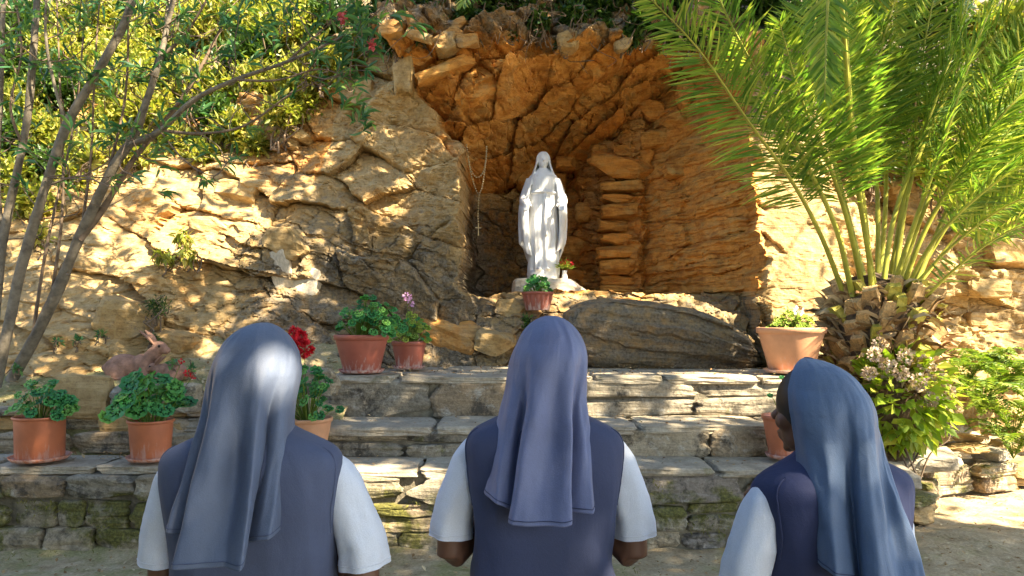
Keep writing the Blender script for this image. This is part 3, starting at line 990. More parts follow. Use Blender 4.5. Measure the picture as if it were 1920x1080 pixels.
# how thick the crowns are along the sun's path to each place: (px, py, distance, reach, thickness)
CANOPY = [
    (480, 650, 1.75, 0.9, 4.5), (480, 1000, 1.75, 1.2, 4.5), (1030, 700, 1.9, 1.2, 4.5), (1020, 1000, 1.9, 1.2, 4.5), (1570, 800, 1.75, 1.2, 4.5), (1600, 1060, 1.8, 1.2, 4.5),
    (432, 715, 1.68, 0.09, 0.0), (455, 760, 1.68, 0.07, 0.2),
    (200, 960, 4.9, 1.0, 4.0), (600, 960, 4.9, 0.7, 4.0), (1300, 960, 4.9, 0.9, 4.0), (740, 950, 4.9, 0.30, 0.8), (700, 885, 5.0, 0.22, 0.7), (1000, 1050, 4.7, 1.0, 4.0), (300, 1050, 4.7, 1.0, 4.0),
    (1850, 1050, 4.7, 0.8, 4.5), (1840, 940, 6.3, 0.8, 0.0), (1700, 860, 6.4, 0.6, 0.0), (1900, 760, 7.0, 0.8, 0.0), (1900, 500, 8.2, 0.9, 0.9), (1820, 600, 7.8, 0.6, 0.0),
    (80, 800, 5.2, 0.8, 3.4), (280, 790, 5.3, 0.8, 3.4), (260, 690, 6.3, 0.6, 2.2), (150, 560, 6.6, 0.7, 2.0), (330, 560, 7.0, 0.5, 1.8), (60, 480, 7.2, 0.7, 0.8),
    (730, 830, 5.6, 0.5, 2.6), (740, 740, 6.0, 0.5, 2.4), (690, 650, 6.2, 0.5, 2.8), (1000, 800, 5.8, 0.5, 2.2), (1180, 730, 6.0, 0.35, 1.4), (1350, 740, 6.0, 0.4, 0.0), (1430, 800, 5.5, 0.35, 0.8), (1300, 840, 5.4, 0.4, 3.0), (1250, 795, 5.6, .25, 1.6),
    (1150, 695, 6.7, 0.35, 0.6), (900, 693, 6.7, 0.3, 0.8), (1350, 692, 6.6, 0.3, 0.4), (1480, 650, 6.2, 0.5, 0.0),
    (1230, 630, 7.3, 0.6, 3.2), (840, 620, 7.5, 0.5, 3.0), (700, 520, 7.6, 0.6, 3.0), (600, 600, 7.3, 0.5, 2.6), (430, 620, 7.0, 0.5, 2.6), (450, 560, 7.2, .4, 2.2), (250, 610, 6.8, .5, 2.2),
    (545, 530, 7.4, 0.22, 0.1), (450, 430, 7.5, 0.6, 0.0), (330, 430, 7.5, 0.6, 0.1), (600, 400, 7.7, 0.45, 2.4), (700, 350, 7.9, 0.4, 2.0), (640, 300, 7.9, .4, 1.8), (770, 350, 8.0, 0.22, 0.3), (650, 480, 7.6, .35, 3.2), (800, 470, 7.9, .4, 3.2), (560, 300, 7.9, .3, 1.4), (840, 400, 8.0, .3, 2.4),
    (830, 300, 8.1, 0.4, 1.8), (720, 200, 8.0, 0.4, 1.0), (600, 250, 8.0, 0.5, 0.3), (400, 150, 9.0, 1.0, 0.0), (150, 150, 9.0, 1.4, 0.0), (560, 60, 8.6, .8, 0.1), (-100, 100, 9, 1.5, 0.0),
    (900, 130, 8.2, 0.6, 3.6), (1050, 120, 8.2, 0.6, 3.6), (1250, 140, 8.2, 0.6, 3.4), (1000, 250, 9.2, 0.6, 3.6), (920, 400, 9.3, 0.5, 3.6), (920, 500, 9.3, 0.5, 3.2), (1150, 350, 9.0, 0.6, 3.4), (1130, 500, 9.0, 0.5, 3.4),
    (1020, 330, 8.5, 0.25, 1.8), (1035, 380, 8.5, 0.22, 0.9), (1020, 470, 8.5, 0.3, 2.0), (1050, 545, 8.4, 0.25, 0.8), (1000, 20, 8.2, 0.7, 3.0), (1200, 30, 8.3, .6, 3.0), (800, 40, 8.3, .6, 2.6),
    (1460, 450, 7.8, 0.6, 0.0), (1430, 560, 7.7, 0.4, 0.0), (1540, 250, 7.5, 0.8, 0.2), (1650, 350, 6.8, 1.0, 0.0), (1650, 600, 6.7, 0.8, 0.0), (1700, 120, 6.8, 1.0, 0.1), (1850, 250, 7.0, 1.0, 0.1), (1400, 150, 7.5, .5, 1.6),
]
_cu = np.array([shade_uv(P(a, b, c)) for a, b, c, _, _ in CANOPY])
_cr = np.array([c[3] for c in CANOPY]); _ct = np.array([c[4] for c in CANOPY])


def canopy_tau(u, v):
    d2 = (u[..., None] - _cu[:, 0]) ** 2 + (v[..., None] - _cu[:, 1]) ** 2
    w = np.exp(-d2 / _cr ** 2) / _cr ** 1.2
    tot = w.sum(-1)
    base = 1e-3
    far = np.where((v < 0.0) & (u > -1) & (u < 13), 4.0, np.where(v > 7.5, 0.0, 0.3))
    return ((w * _ct).sum(-1) + base * far) / (tot + base)


GAPS = [(450, 430, 7.5, .40), (350, 430, 7.5, .45), (1350, 740, 6.0, .28), (1410, 740, 6.0, .3), (1300, 730, 6.0, .2), (1350, 692, 6.5, .22), (1050, 375, 8.45, .2), (1030, 470, 8.5, .13), (1050, 548, 8.35, .14),
        (745, 955, 4.9, .30), (690, 885, 5.0, .28), (910, 692, 6.8, .14), (1150, 692, 6.7, .16), (545, 530, 7.3, .18), (1440, 350, 7.75, .35), (1450, 500, 7.7, .4), (1500, 620, 6.2, .3), (720, 380, 7.9, .14), (740, 210, 8.0, .15), (780, 340, 8.0, .15),
        (432, 722, 1.64, .085)]


def shade_tree(base, reach, seed, label, lean):
    """a tall tree whose crown fills its share of the canopy"""
    rs = np.random.RandomState(seed)
    t = tag(empty('tall_tree', base), label, 'tree')
    (u0, u1, v0, v1) = reach
    n = int((u1 - u0) * (v1 - v0) * 760)
    u = rs.uniform(u0, u1, n); v = rs.uniform(v0, v1, n)
    tau = canopy_tau(u, v)
    clump = 0.45 + 1.0 * (0.5 + 0.5 * vnoise(u * 1.35, v * 1.35, 0.0, 3)) ** 1.2 + 0.25 * vnoise(u * 4, v * 4, 0.0, 4)
    keep = rs.rand(n) < np.clip(tau * clump / 4.6, 0, 1)
    for (a_, b_, c_, r_) in GAPS:                             # breaks in the foliage
        g_ = shade_uv(P(a_, b_, c_))
        keep &= np.hypot(u - g_[0], v - g_[1]) > r_
    u, v = u[keep], v[keep]
    z = 8.0 + rs.normal(size=len(u)) * 0.75
    pos = np.stack([u + (z - 8.0) * SH[0], v + (z - 8.0) * SH[1], z], -1)
    mb = MB()
    leaves(mb, pos, rnd_dirs(len(pos), rs), rs.uniform(.18, .26, len(pos)), rs.uniform(.10, .14, len(pos)), rs=rs, ups=rnd_dirs(len(pos), rs))
    cr = mb.obj('crown', M_SHADE, t, False); inv(cr, t)
    mb = MB()
    top = np.array(lean)
    b0 = np.array(base)
    limb_set(mb, [([b0 + (0, 0, -.2), b0 * 0.85 + top * 0.15 + (0.1, 0, 0), b0 * .4 + top * .6, top], 0.13, 0.05)], 10)
    for i in range(7):
        e = pos[rs.randint(len(pos))]
        limb_set(mb, [(wander(b0 * .35 + top * .65, e, rs, 5, 0.05), 0.02, 0.006)], 6)
    tk = mb.obj('trunk', M_BARK, t); inv(tk, t)


shade_tree((3.2, -7.0, 0), (-1.5, 5.2, -8.5, 1.0), 61, 'tall spreading tree behind the three women', (3.0, -3.5, 7.6))
shade_tree((9.5, -6.0, 0), (5.2, 12.5, -8.5, 1.0), 62, 'tall tree behind the women, trunk on the open side', (9.0, -3.5, 7.6))
shade_tree((9.2, 1.2, 0), (-1.5, 12.5, 1.0, 7.5), 63, 'tall slender tree beside the yard, crown over the grotto', (6.4, 3.4, 7.9))

for i, (x_, y_) in enumerate(((-4.6, 1.6), (-4.2, -.6), (-3.8, -2.6), (-2.6, -4.4), (-.9, -5.6), (1.0, -6.6))):  # unseen evergreens added to block skylight, so the veils darken on one side
    rs = np.random.RandomState(640 + i)
    t = tag(empty('skylight_blocker_tree', (x_, y_, 0)), 'unseen dense dark evergreen added to cut skylight on the women', 'tree', 'unseen evergreens added to cut skylight')
    n = 5200
    d_ = rnd_dirs(n, rs); h_ = rs.uniform(.3, 6.2, n)
    r_ = 1.25 * np.sin(np.clip(h_ / 6.4, 0.03, 1) ** .6 * np.pi) ** .6 * rs.uniform(.6, 1.05, n)
    a_ = rs.uniform(0, 6.283, n)
    pos = np.stack([x_ + r_ * np.cos(a_), y_ + r_ * np.sin(a_), h_], -1)
    mb = MB(); leaves(mb, pos, d_ + np.stack([np.cos(a_), np.sin(a_), .5 + 0 * a_], -1), .22, .12, rs=rs)
    o = mb.obj('crown', M_DARK, t, False); inv(o, t)
    mb = MB(); limb_set(mb, [([(x_, y_, -.1), (x_ + .05, y_, 2.5), (x_, y_, 5.8)], .14, .03)], 8)
    o = mb.obj('trunk', M_BARK, t); inv(o, t)

# ---- hillside shrubs (left), each a plant of its own
SHRUB_N = 0


def shrub(c, rad, n, mat, label, cat='shrub', group=None, leaf=(.045, .08), wr=.5, seed=1, flat=0.8, stems=8, droop=0.0, name='shrub', shell=.35):
    rs = np.random.RandomState(seed)
    c = np.array(c, float)
    t = tag(empty(name, c - np.array([0, 0, rad * flat])), label, cat, group)
    d = rnd_dirs(n, rs)
    nz = 0.75 + 0.5 * vnoise(d[:, 0] * 2 + seed, d[:, 1] * 2, d[:, 2] * 2, seed) + 0.25 * vnoise(d[:, 0] * 5 + seed, d[:, 1] * 5, d[:, 2] * 5, seed)
    r = rad * nz * (shell + (1 - shell) * rs.rand(n)) * rs.uniform(0.6, 1.05, n)
    pos = c + d * r[:, None] * np.array([1, 1, flat])
    # gather into sprigs
    k = max(6, n // 14)
    cen = pos[rs.choice(n, k)]
    a = rs.randint(k, size=n)
    pos = pos * 0.45 + cen[a] * 0.55 + rs.normal(size=(n, 3)) * rad * 0.05
    dirs = d * 0.6 + rs.normal(size=(n, 3)) * 0.6 + np.array([0, 0, 0.25 - droop])
    mb = MB()
    L = rs.uniform(leaf[0], leaf[1], n)
    leaves(mb, pos, dirs, L, L * wr, rs=rs)
    o = mb.obj('crown', mat, t, False); inv(o, t)
    mb = MB()
    b = c - np.array([0, 0, rad * flat * 1.15])
    limb_set(mb, [(wander(b + rs.normal(size=3) * 0.05, cen[rs.randint(k)], rs, 5, 0.12), 0.016 * (rad / .6) ** .5, 0.004) for _ in range(stems)], 5)
    o = mb.obj('stem', M_TWIG, t); inv(o, t)
    return t


HL = ['yellow-green leafy shrub on the sunny slope', 'small-leaved shrub glowing yellow on the slope', 'loose sunlit bush on the slope']
rs = np.random.RandomState(77)
HG = 'sunlit shrubs covering the slope behind the grey stems'
i = 0
for (px, py, dd, r_) in ((60, 60, .5, .9), (180, 40, .5, .9), (300, 70, .45, .85), (420, 50, .4, .8), (530, 60, .35, .7), (110, 170, .4, .7), (250, 180, .4, .7), (370, 170, .4, .65), (480, 160, .35, .6), (570, 150, .3, .5),
                         (30, 260, .35, .6), (170, 290, .3, .45), (440, 240, .25, .42), (530, 215, .2, .36), (330, 265, .25, .4), (620, 40, .3, .55), (60, 380, .25, .4), (240, 120, .6, .8), (600, 110, .25, .35), (140, 330, .2, .3), (20, 130, .5, .8), (350, 10, .6, .9), (500, 5, .5, .8), (90, 250, .4, .5), (280, 215, .4, .5), (400, 215, .3, .42), (40, 200, .4, .55), (120, 110, .5, .7), (320, 150, .4, .6), (210, 240, .3, .45), (470, 110, .4, .6), (560, 20, .4, .6), (380, 290, .15, .3), (480, 275, .15, .28), (560, 190, .2, .32), (100, 310, .2, .35), (250, 290, .2, .3), (650, 100, .2, .32), (30, 330, .25, .35), (-80, 60, .5, .9), (-200, 120, .5, .9), (-330, 80, .5, .9), (-120, 230, .4, .7), (-260, 260, .4, .7), (-420, 200, .5, .9), (-60, 340, .3, .45), (-550, 100, .5, .9)):
    d = 8.5
    for _ in range(6):
        c = P(px, py, d); d = 0.5 * d + 0.5 * depth_at(c.x, c.z)
    c = P(px, py, d - dd * 0.8); r_ *= 1.2
    tall = py < 120
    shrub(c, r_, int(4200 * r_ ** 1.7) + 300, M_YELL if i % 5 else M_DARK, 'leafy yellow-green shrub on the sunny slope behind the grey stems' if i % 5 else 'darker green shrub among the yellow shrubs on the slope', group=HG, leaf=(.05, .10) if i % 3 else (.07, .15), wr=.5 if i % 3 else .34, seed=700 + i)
    i += 1

# ---- growth over the top of the grotto; its shade is put into dark leaf colour
TG = 'bushes along the top of the grotto, shade put into their leaf colour'
for i, (px, py, r_) in enumerate(((730, 5, .45), (830, -15, .55), (930, -20, .6), (1040, -10, .55), (1150, -15, .6), (1260, 0, .5), (1360, -10, .6), (880, 30, .25), (1075, 30, .28), (1010, 45, .2), (760, 45, .22), (1200, 45, .26), (1440, 20, .5), (680, 40, .35), (960, 60, .16), (1300, 70, .2), (820, 50, .22), (1130, 55, .2), (905, 70, .14), (1250, 60, .2), (1390, 60, .3), (790, 75, .14), (1060, 78, .12), (860, 65, .2), (1000, 25, .3), (1120, 20, .35), (740, 80, .2), (1180, 70, .2), (1340, 40, .35), (930, 35, .3))):
    c = P(px, py, 8.0 if r_ < .3 else 8.35)
    shrub(c, r_, int(4200 * r_ ** 1.4) + 200, M_DARK, 'bush hanging over the top edge of the grotto, shade put into its dark green leaves', group=TG, leaf=(.05, .11), seed=800 + i, droop=.5, name='hanging_bush')
for i, (px, py, d, r_, m_) in enumerate(((1500, 60, 8.2, .8, 0), (1620, 20, 8.6, .9, 1), (1740, 40, 8.7, .9, 0), (1860, 60, 8.6, .9, 1), (1950, 150, 8.4, .8, 0), (1560, 170, 8.2, .6, 1), (1680, 170, 8.4, .7, 0), (1800, 190, 8.4, .7, 1), (1900, 280, 8.3, .6, 0), (1640, 300, 8.2, .5, 0), (1760, 310, 8.2, .55, 1), (1840, 350, 8.1, .4, 0), (2060, 120, 8.4, .9, 1), (2180, 200, 8.4, .9, 0), (2060, 280, 8.2, .6, 1), (2300, 120, 8.6, .9, 1))):
    shrub(P(px, py, d), r_, int(3000 * r_ ** 1.6) + 200, M_YELL if m_ else M_DARK, 'yellow-green bush filling the gap behind the palm fronds' if m_ else 'dark green bush filling the gap behind the palm fronds', group='bushes behind the palm fronds', leaf=(.06, .13), wr=.4, seed=850 + i, name='shrub')
# hanging roots and dry twigs
roots = MB()
rs = np.random.RandomState(31)
for i in range(70):
    a = P(rs.uniform(700, 1420), rs.uniform(0, 70), 7.75 + rs.uniform(0, .25))
    L = rs.uniform(.15, .5)
    roots.add(*tube(wander(a, a + Vector((rs.uniform(-.25, .25), -.05, -L * rs.uniform(.2, 1))), rs, 5, .25), [.006, .005, .004, .003, .002], 14, 4))
o = stuff(roots.obj('hanging_roots', M_TWIG)); o['label'] = 'tangle of dry roots and twigs over the grotto mouth'; o['category'] = 'roots'

# ---- the grey-stemmed oleanders on the left
def stem_px(*pts):
    return [P(*p) for p in pts]


OLE = [
    ('leaning grey oleander whose forked trunk rises beside the terracotta rabbits', (22, 712, 6.15), [
        (stem_px((22, 715, 6.15), (60, 640, 6.1), (110, 540, 6.05), (160, 420, 6.0), (215, 310, 5.95), (250, 262, 5.9)), .055, .042),
        (stem_px((245, 268, 5.9), (275, 190, 5.9), (300, 110, 5.9), (320, 20, 5.9), (345, -80, 5.9)), .034, .022),
        (stem_px((245, 272, 5.9), (300, 245, 5.8), (360, 190, 5.7), (440, 150, 5.6), (540, 115, 5.5), (640, 70, 5.4), (690, 40, 5.35)), .030, .007),
        (stem_px((225, 300, 5.95), (262, 240, 6.0), (290, 130, 6.05), (310, 60, 6.1), (318, -60, 6.1)), .026, .018),
        (stem_px((150, 450, 6.0), (200, 380, 6.05), (250, 300, 6.1), (330, 200, 6.15), (380, 120, 6.2), (420, 40, 6.2)), .030, .010),
        (stem_px((300, 245, 5.8), (380, 250, 5.75), (460, 235, 5.7), (540, 180, 5.6), (600, 150, 5.5)), .014, .004),
        (stem_px((440, 150, 5.6), (520, 150, 5.5), (600, 130, 5.45), (660, 150, 5.4)), .010, .004),
        (stem_px((540, 115, 5.5), (600, 60, 5.45), (650, 20, 5.4)), .009, .004),
        (stem_px((300, 110, 5.9), (350, 60, 5.9), (400, -20, 5.9)), .014, .008),
        (stem_px((150, 450, 6.0), (170, 300, 6.0), (178, 120, 6.0), (190, -40, 6.0)), .012, .006),
        (stem_px((95, 570, 6.1), (118, 380, 6.1), (112, 160, 6.1), (105, -40, 6.1)), .013, .006),
        (stem_px((200, 335, 5.95), (232, 200, 5.95), (240, 80, 5.95), (236, -40, 5.95)), .012, .006),
        (stem_px((60, 640, 6.1), (88, 460, 6.2), (140, 220, 6.2), (165, -40, 6.2)), .014, .007),
        (stem_px((300, 245, 5.8), (345, 300, 5.7), (400, 330, 5.6), (430, 300, 5.55)), .007, .003)]),
    ('straighter grey oleander with two upright trunks at the end of the bank', (-10, 720, 5.95), [
        (stem_px((-10, 725, 5.95), (15, 620, 5.9), (45, 480, 5.85), (85, 350, 5.8), (125, 235, 5.8), (180, 140, 5.8), (230, 50, 5.8), (262, -40, 5.8)), .048, .036),
        (stem_px((-20, 720, 5.9), (-5, 560, 5.9), (10, 420, 5.9), (45, 260, 5.9), (60, 130, 5.9), (72, -40, 5.9)), .042, .030),
        (stem_px((5, 480, 5.9), (-5, 330, 5.9), (0, 180, 5.9), (8, -40, 5.9)), .028, .022),
        (stem_px((125, 235, 5.8), (100, 150, 5.75), (85, 60, 5.7), (90, -40, 5.7)), .016, .010),
        (stem_px((85, 350, 5.8), (150, 330, 5.7), (210, 350, 5.6), (250, 330, 5.5)), .008, .003),
        (stem_px((45, 280, 5.9), (20, 200, 5.8), (40, 100, 5.8), (30, 0, 5.8)), .012, .006)]),
]
for oi, (lab, base, stems) in enumerate(OLE):
    rs = np.random.RandomState(900 + oi)
    t = tag(empty('oleander', P(*base)), lab, 'oleander')
    for s_ in stems[:4]:
        s_ = (s_[0], s_[1] * .85, s_[2] * .85)
        mb = MB(); limb_set(mb, [s_], 10)
        o = mb.obj('trunk', M_BARK, t); inv(o, t)
    mb = MB(); limb_set(mb, stems[4:], 7)
    tips = []
    for s_ in stems:
        sp = spline([tuple(q) for q in s_[0]], 40)
        for _ in range(10 if len(s_[0]) > 4 else 5):
            q = sp[rs.randint(14, 40)]
            e = q + np.array([rs.normal() * .35, rs.normal() * .25, rs.uniform(-.1, .55)])
            limb_set(mb, [(wander(q, e, rs, 5, .12), .0055, .002)], 4)
            tips.append((e, e - q))
            if rs.rand() < .6:
                e2 = q * .5 + e * .5 + np.array([rs.normal() * .25, rs.normal() * .2, rs.uniform(-.15, .3)])
                limb_set(mb, [(wander(q * .5 + e * .5, e2, rs, 4, .12), .003, .0015)], 4)
                tips.append((e2, e2 - q))
        tips.append((sp[-1], sp[-1] - sp[-5]))
    o = mb.obj('branches', M_TWIG, t); inv(o, t)
    if oi == 0:
        for (px, py, d) in ((640, 60, 5.4), (660, 30, 5.35), (690, 60, 5.3), (690, 100, 5.35), (655, 140, 5.4), (670, 190, 5.4), (690, 215, 5.4), (620, 15, 5.4), (600, 80, 5.5), (640, 200, 5.4), (560, 30, 5.5), (670, 10, 5.3), (500, 20, 5.6), (420, 30, 5.8), (350, 20, 5.8), (640, 110, 5.4), (250, 20, 5.7), (150, 30, 5.7), (60, 40, 5.7)):
            for _ in range(2):
                q = np.array(P(px + rs.normal() * 14, py + rs.normal() * 14, d)); tips.append((q, np.array([.3, -.2, .25])))
    pos, dr = [], []
    for e, v in tips:
        vv = v / (np.linalg.norm(v) + 1e-6)
        top = e[2] > 2.55 or rs.rand() < .12
        for _ in range(rs.randint(4, 9) if top else 0):
            pos.append(e - vv * rs.uniform(0, .10)); dr.append(vv * .7 + rs.normal(size=3) * .55 + np.array([0, 0, -.1]))
    pos, dr = np.array(pos), np.array(dr)
    mb = MB(); leaves(mb, pos, dr, rs.uniform(.09, .16, len(pos)), rs.uniform(.016, .024, len(pos)), STRIP_T, rs)
    o = mb.obj('crown', M_OLEA, t, False); inv(o, t)
    if oi == 0:
        for (px, py) in ((640, 30), (697, 85)):
            q = np.array(P(px, py, 5.3)); n = 26
            mb = MB(); leaves(mb, q + rs.normal(size=(n, 3)) * .012, rnd_dirs(n, rs), .04, .03, rs=rs)
            o = mb.obj('flower', M_PINK, t, False); inv(o, t)

# ---- small shrubs and weeds on the banks
shrub(P(295, 575, 6.7), 0.22, 420, M_DARK, 'small feathery bush rooted in the rock behind the rabbits', leaf=(.02, .05), wr=.3, seed=41)
shrub(P(285, 635, 6.5), 0.13, 160, M_DARK, 'low dark green clump under the feathery bush', leaf=(.02, .05), wr=.4, seed=42)
for i, (px, py, d) in enumerate(((355, 470, 7.2), (310, 480, 7.2), (340, 445, 7.3))):
    shrub(P(px, py, d), .2, 60, M_YELL, 'sparse trailing plant with pale hanging leaves on the lit rock', group='trailing plants on the lit rock', leaf=(.06, .12), wr=.4, seed=45 + i, droop=1.0, stems=5, name='trailing_plant')
shrub(P(80, 440, 6.6), .16, 60, M_YELL, 'small broad-leaved sapling between the grey trunks', leaf=(.07, .12), wr=.5, seed=50, name='sapling')
shrub(P(160, 305, 7.0), .18, 70, M_YELL, 'bright broad-leaved sprig behind the leaning oleander', leaf=(.08, .13), wr=.55, seed=51, name='sapling')
shrub(P(985, 605, 7.3), .14, 90, M_DARK, 'small green plant growing from the ledge below the fluted pot', leaf=(.03, .06), wr=.6, seed=52, name='ledge_plant')
rs = np.random.RandomState(8)
WG = 'small weeds on the leafy bank'
for i, (px, py, d) in enumerate(((145, 640, 6.3), (325, 680, 6.2), (190, 625, 6.4), (30, 690, 6.0), (360, 690, 6.1), (110, 640, 6.4))):
    c = P(px, py, d)
    shrub(c, .07, 26, M_OLEA, 'tiny green weed sprouting from the leafy bank', cat='weed', group=WG, leaf=(.03, .06), seed=60 + i, stems=4, name='weed')

# ---- moss and grass tufts
tuft = MB()
rs = np.random.RandomState(19)
n = 5200
x = rs.uniform(-5, 2.4, n); y = rs.uniform(3.9, 4.9, n)
k = (fbm(x * 1.6, y * 1.6, 0.0, 3, 12) + sstep(4.2, 4.85, y) * .1) > 0.05
x, y = x[k], y[k]
d = np.stack([rs.normal(size=len(x)) * .5, rs.normal(size=len(x)) * .5, np.ones(len(x))], -1)
leaves(tuft, np.stack([x, y, ground_z(x, y)], -1), d, rs.uniform(.01, .028, len(x)), .004, BLADE_T, rs)
n = 9000
x = rs.uniform(-5.2, 2.4, n); z = rs.uniform(.02, .46, n)
k = (fbm(x * 1.5, 0.0, z * 3.2, 3, 14) + .35 * np.exp(-((z - .22) / .12) ** 2)) > 0.42
x, z = x[k], z[k]
d = np.stack([rs.normal(size=len(x)) * .6, -np.ones(len(x)) * .6, rs.normal(size=len(x)) * .5 - .3], -1)
leaves(tuft, np.stack([x, np.full(len(x), Y1 - .004) + rs.uniform(-.012, .03, len(x)), z], -1), d, rs.uniform(.015, .04, len(x)), .006, BLADE_T, rs)
M_MOSS = leafmat('moss', [(0.1, (0.05, 0.05, 0.008)), (0.5, (0.12, 0.12, 0.018)), (0.9, (0.24, 0.20, 0.04))], 0.9, 0.15)
o = stuff(tuft.obj('moss', M_MOSS, None, False)); o['label'] = 'moss and short grass on the lower wall and the ground before it'; o['category'] = 'moss'

# ================================================================== palm
PD = .93
palm = tag(empty('palm_tree', (3.15, 6.37, .45)), 'stout young palm with feathery fronds and a trunk of cut leaf bases', 'palm')
PB = np.array(P(1650, 545, 6.85 * PD))
PT0 = np.array(P(1650, 750, 6.85 * PD))
M_PTR = plain('palm_fibre', (0.13, 0.085, 0.05), 0.95, 0.5, 18, 1.0, 60, 0.02)
M_CUT = plain('cut_palm_base', (0.50, 0.32, 0.14), 0.75, 0.5, 9, 0.5, 40, 0.006)
M_CUTG = plain('green_palm_base', (0.42, 0.36, 0.06), 0.6, 0.35, 9, 0.3, 40, 0.004)
with Grab(palm):
    mb = MB()
    V, F = tube([PT0 + (0, 0, -.5), PT0 * .6 + PB * .4, PT0 * .2 + PB * .8, PB + (0, 0, .10)], [.34, .39, .41, .22], 18, 24)
    V = V + np.stack([fbm(V[:, 0] * 8, V[:, 1] * 8, V[:, 2] * 8 + q * 7, 3, 4 + q) for q in range(3)], -1) * .03
    mb.add(V, F); mb.obj('trunk', M_PTR)
    stub = []
    for q in range(3):
        m_ = MB()
        # a sawn-off stalk: flat, broad base, slanted cut
        w = .5; pts = [(-w, 0, -.18), (w, 0, -.18), (w, 0, .18), (-w, 0, .18), (-.40, .55, -.16), (.40, .55, -.16), (.40, .6, .20), (-.40, .6, .20), (-.34, 1.0, -.08), (.34, .95, -.10), (.32, .8, .24), (-.32, .85, .24)]
        pts = np.array(pts) + np.random.RandomState(q).normal(size=(12, 3)) * .04
        fc = []
        for a in (0, 4):
            for j in range(4):
                fc.append((a + j, a + (j + 1) % 4, a + 4 + (j + 1) % 4, a + 4 + j))
        fc += [(8, 9, 10, 11), (3, 2, 1, 0)]
        m_.add(pts, fc)
        stub.append(m_.mesh('leaf_base', False))
    stub[0].materials.append(M_CUT); stub[1].materials.append(M_CUTG); stub[2].materials.append(M_CUT)
    rs = np.random.RandomState(3)
    for i in range(92):
        t = 0.12 + 0.86 * (i / 92.0) ** 0.85
        a = i * 2.39996 + rs.normal() * .1
        c = PT0 * (1 - t) + PB * t
        rr = float(np.interp(t, [0, .3, .75, 1], [.34, .39, .39, .26]))
        out = np.array([math.cos(a), math.sin(a), 0])
        dirv = Vector(out * .9 + np.array([rs.normal() * .12, rs.normal() * .12, .55 + .5 * t]))
        L = rs.uniform(.13, .21) * (1.15 if t > .7 else 1)
        o = put('leaf_base', stub[rs.randint(3)], c + out * (rr - .03), (rs.uniform(.10, .17), L, rs.uniform(.16, .30)))
        q = dirv.to_track_quat('Y', 'Z'); o.rotation_euler = q.to_euler()
    fib = MB()                                                # loose fibre and dry shreds between the cut bases
    n = 900
    t_ = rs.rand(n); a_ = rs.uniform(0, 6.283, n)
    rr = np.interp(t_, [0, .3, .75, 1], [.36, .41, .41, .28])
    ps = PT0[None] * (1 - t_[:, None]) + PB[None] * t_[:, None] + np.stack([np.cos(a_), np.sin(a_), 0 * a_], -1) * rr[:, None]
    dv = np.stack([np.cos(a_), np.sin(a_), 0 * a_], -1) * .6 + rs.normal(size=(n, 3)) * .6 + np.array([0, 0, .3])
    leaves(fib, ps, dv, rs.uniform(.08, .26, n), rs.uniform(.003, .011, n), STRIP_T, rs)
    stuff(fib.obj('fibre', M_LITTER, None, False))
    # fronds
    def frond(ctrl, width=.42, seed=1, n=70, droop=.35, r0=.026, twist=0.0, bare=.22):
        rs = np.random.RandomState(seed)
        sp = spline([tuple(q) for q in ctrl], 48)
        sp = sp + 0.01 * rs.normal(size=3)
        mb = MB()
        V, F = tube(sp, np.linspace(r0, .004, 48), 48, 6, flat=.6, resample=False)
        mb.add(V, F)
        ra = mb.obj('frond', M_RACH)
        T = np.gradient(sp, axis=0); T /= np.linalg.norm(T, axis=1)[:, None]
        s = np.concatenate([np.linspace(bare, .995, n)] * 2)
        side = np.repeat([-1.0, 1.0], n)
        i = np.clip(s * 47, 0, 46.99); k = i.astype(int); f = (i - k)[:, None]
        p = sp[k] * (1 - f) + sp[np.minimum(k + 1, 47)] * f
        t_ = T[k]
        hor = np.cross(t_, [0, 0, 1.0]); hor /= np.linalg.norm(hor, axis=1)[:, None] + 1e-6
        nup = np.cross(hor, t_)
        if twist:
            hor, nup = hor * math.cos(twist) + nup * math.sin(twist), nup * math.cos(twist) - hor * math.sin(twist)
        env = np.sin(np.pi * np.clip((s - bare) / (1 - bare), 0, 1) ** .55 * .86 + .28) ** .8
        L = width * np.clip(env, .25, 1) * rs.uniform(.85, 1.1, 2 * n)
        dirs = hor * side[:, None] * (1.0 - .25 * s[:, None]) + t_ * (.30 + .55 * s[:, None]) + nup * .28 + rs.normal(size=(2 * n, 3)) * .14
        dirs[:, 2] -= droop * .5
        mb = MB()
        tp = ([(x_, y_, z_ * .03 - droop * y_ * y_ * .45) for x_, y_, z_ in STRIP_T[0]], STRIP_T[1])
        leaves(mb, p, dirs, L, .017, tp, rs, ups=nup + rs.normal(size=(2 * n, 3)) * .35)
        lf = mb.obj('leaflets', M_PALM, ra, False); stuff(lf)
        # spines along the bare stalk
        return ra
    B = lambda px, d=6.8, py=555: P(px, py, d * PD)
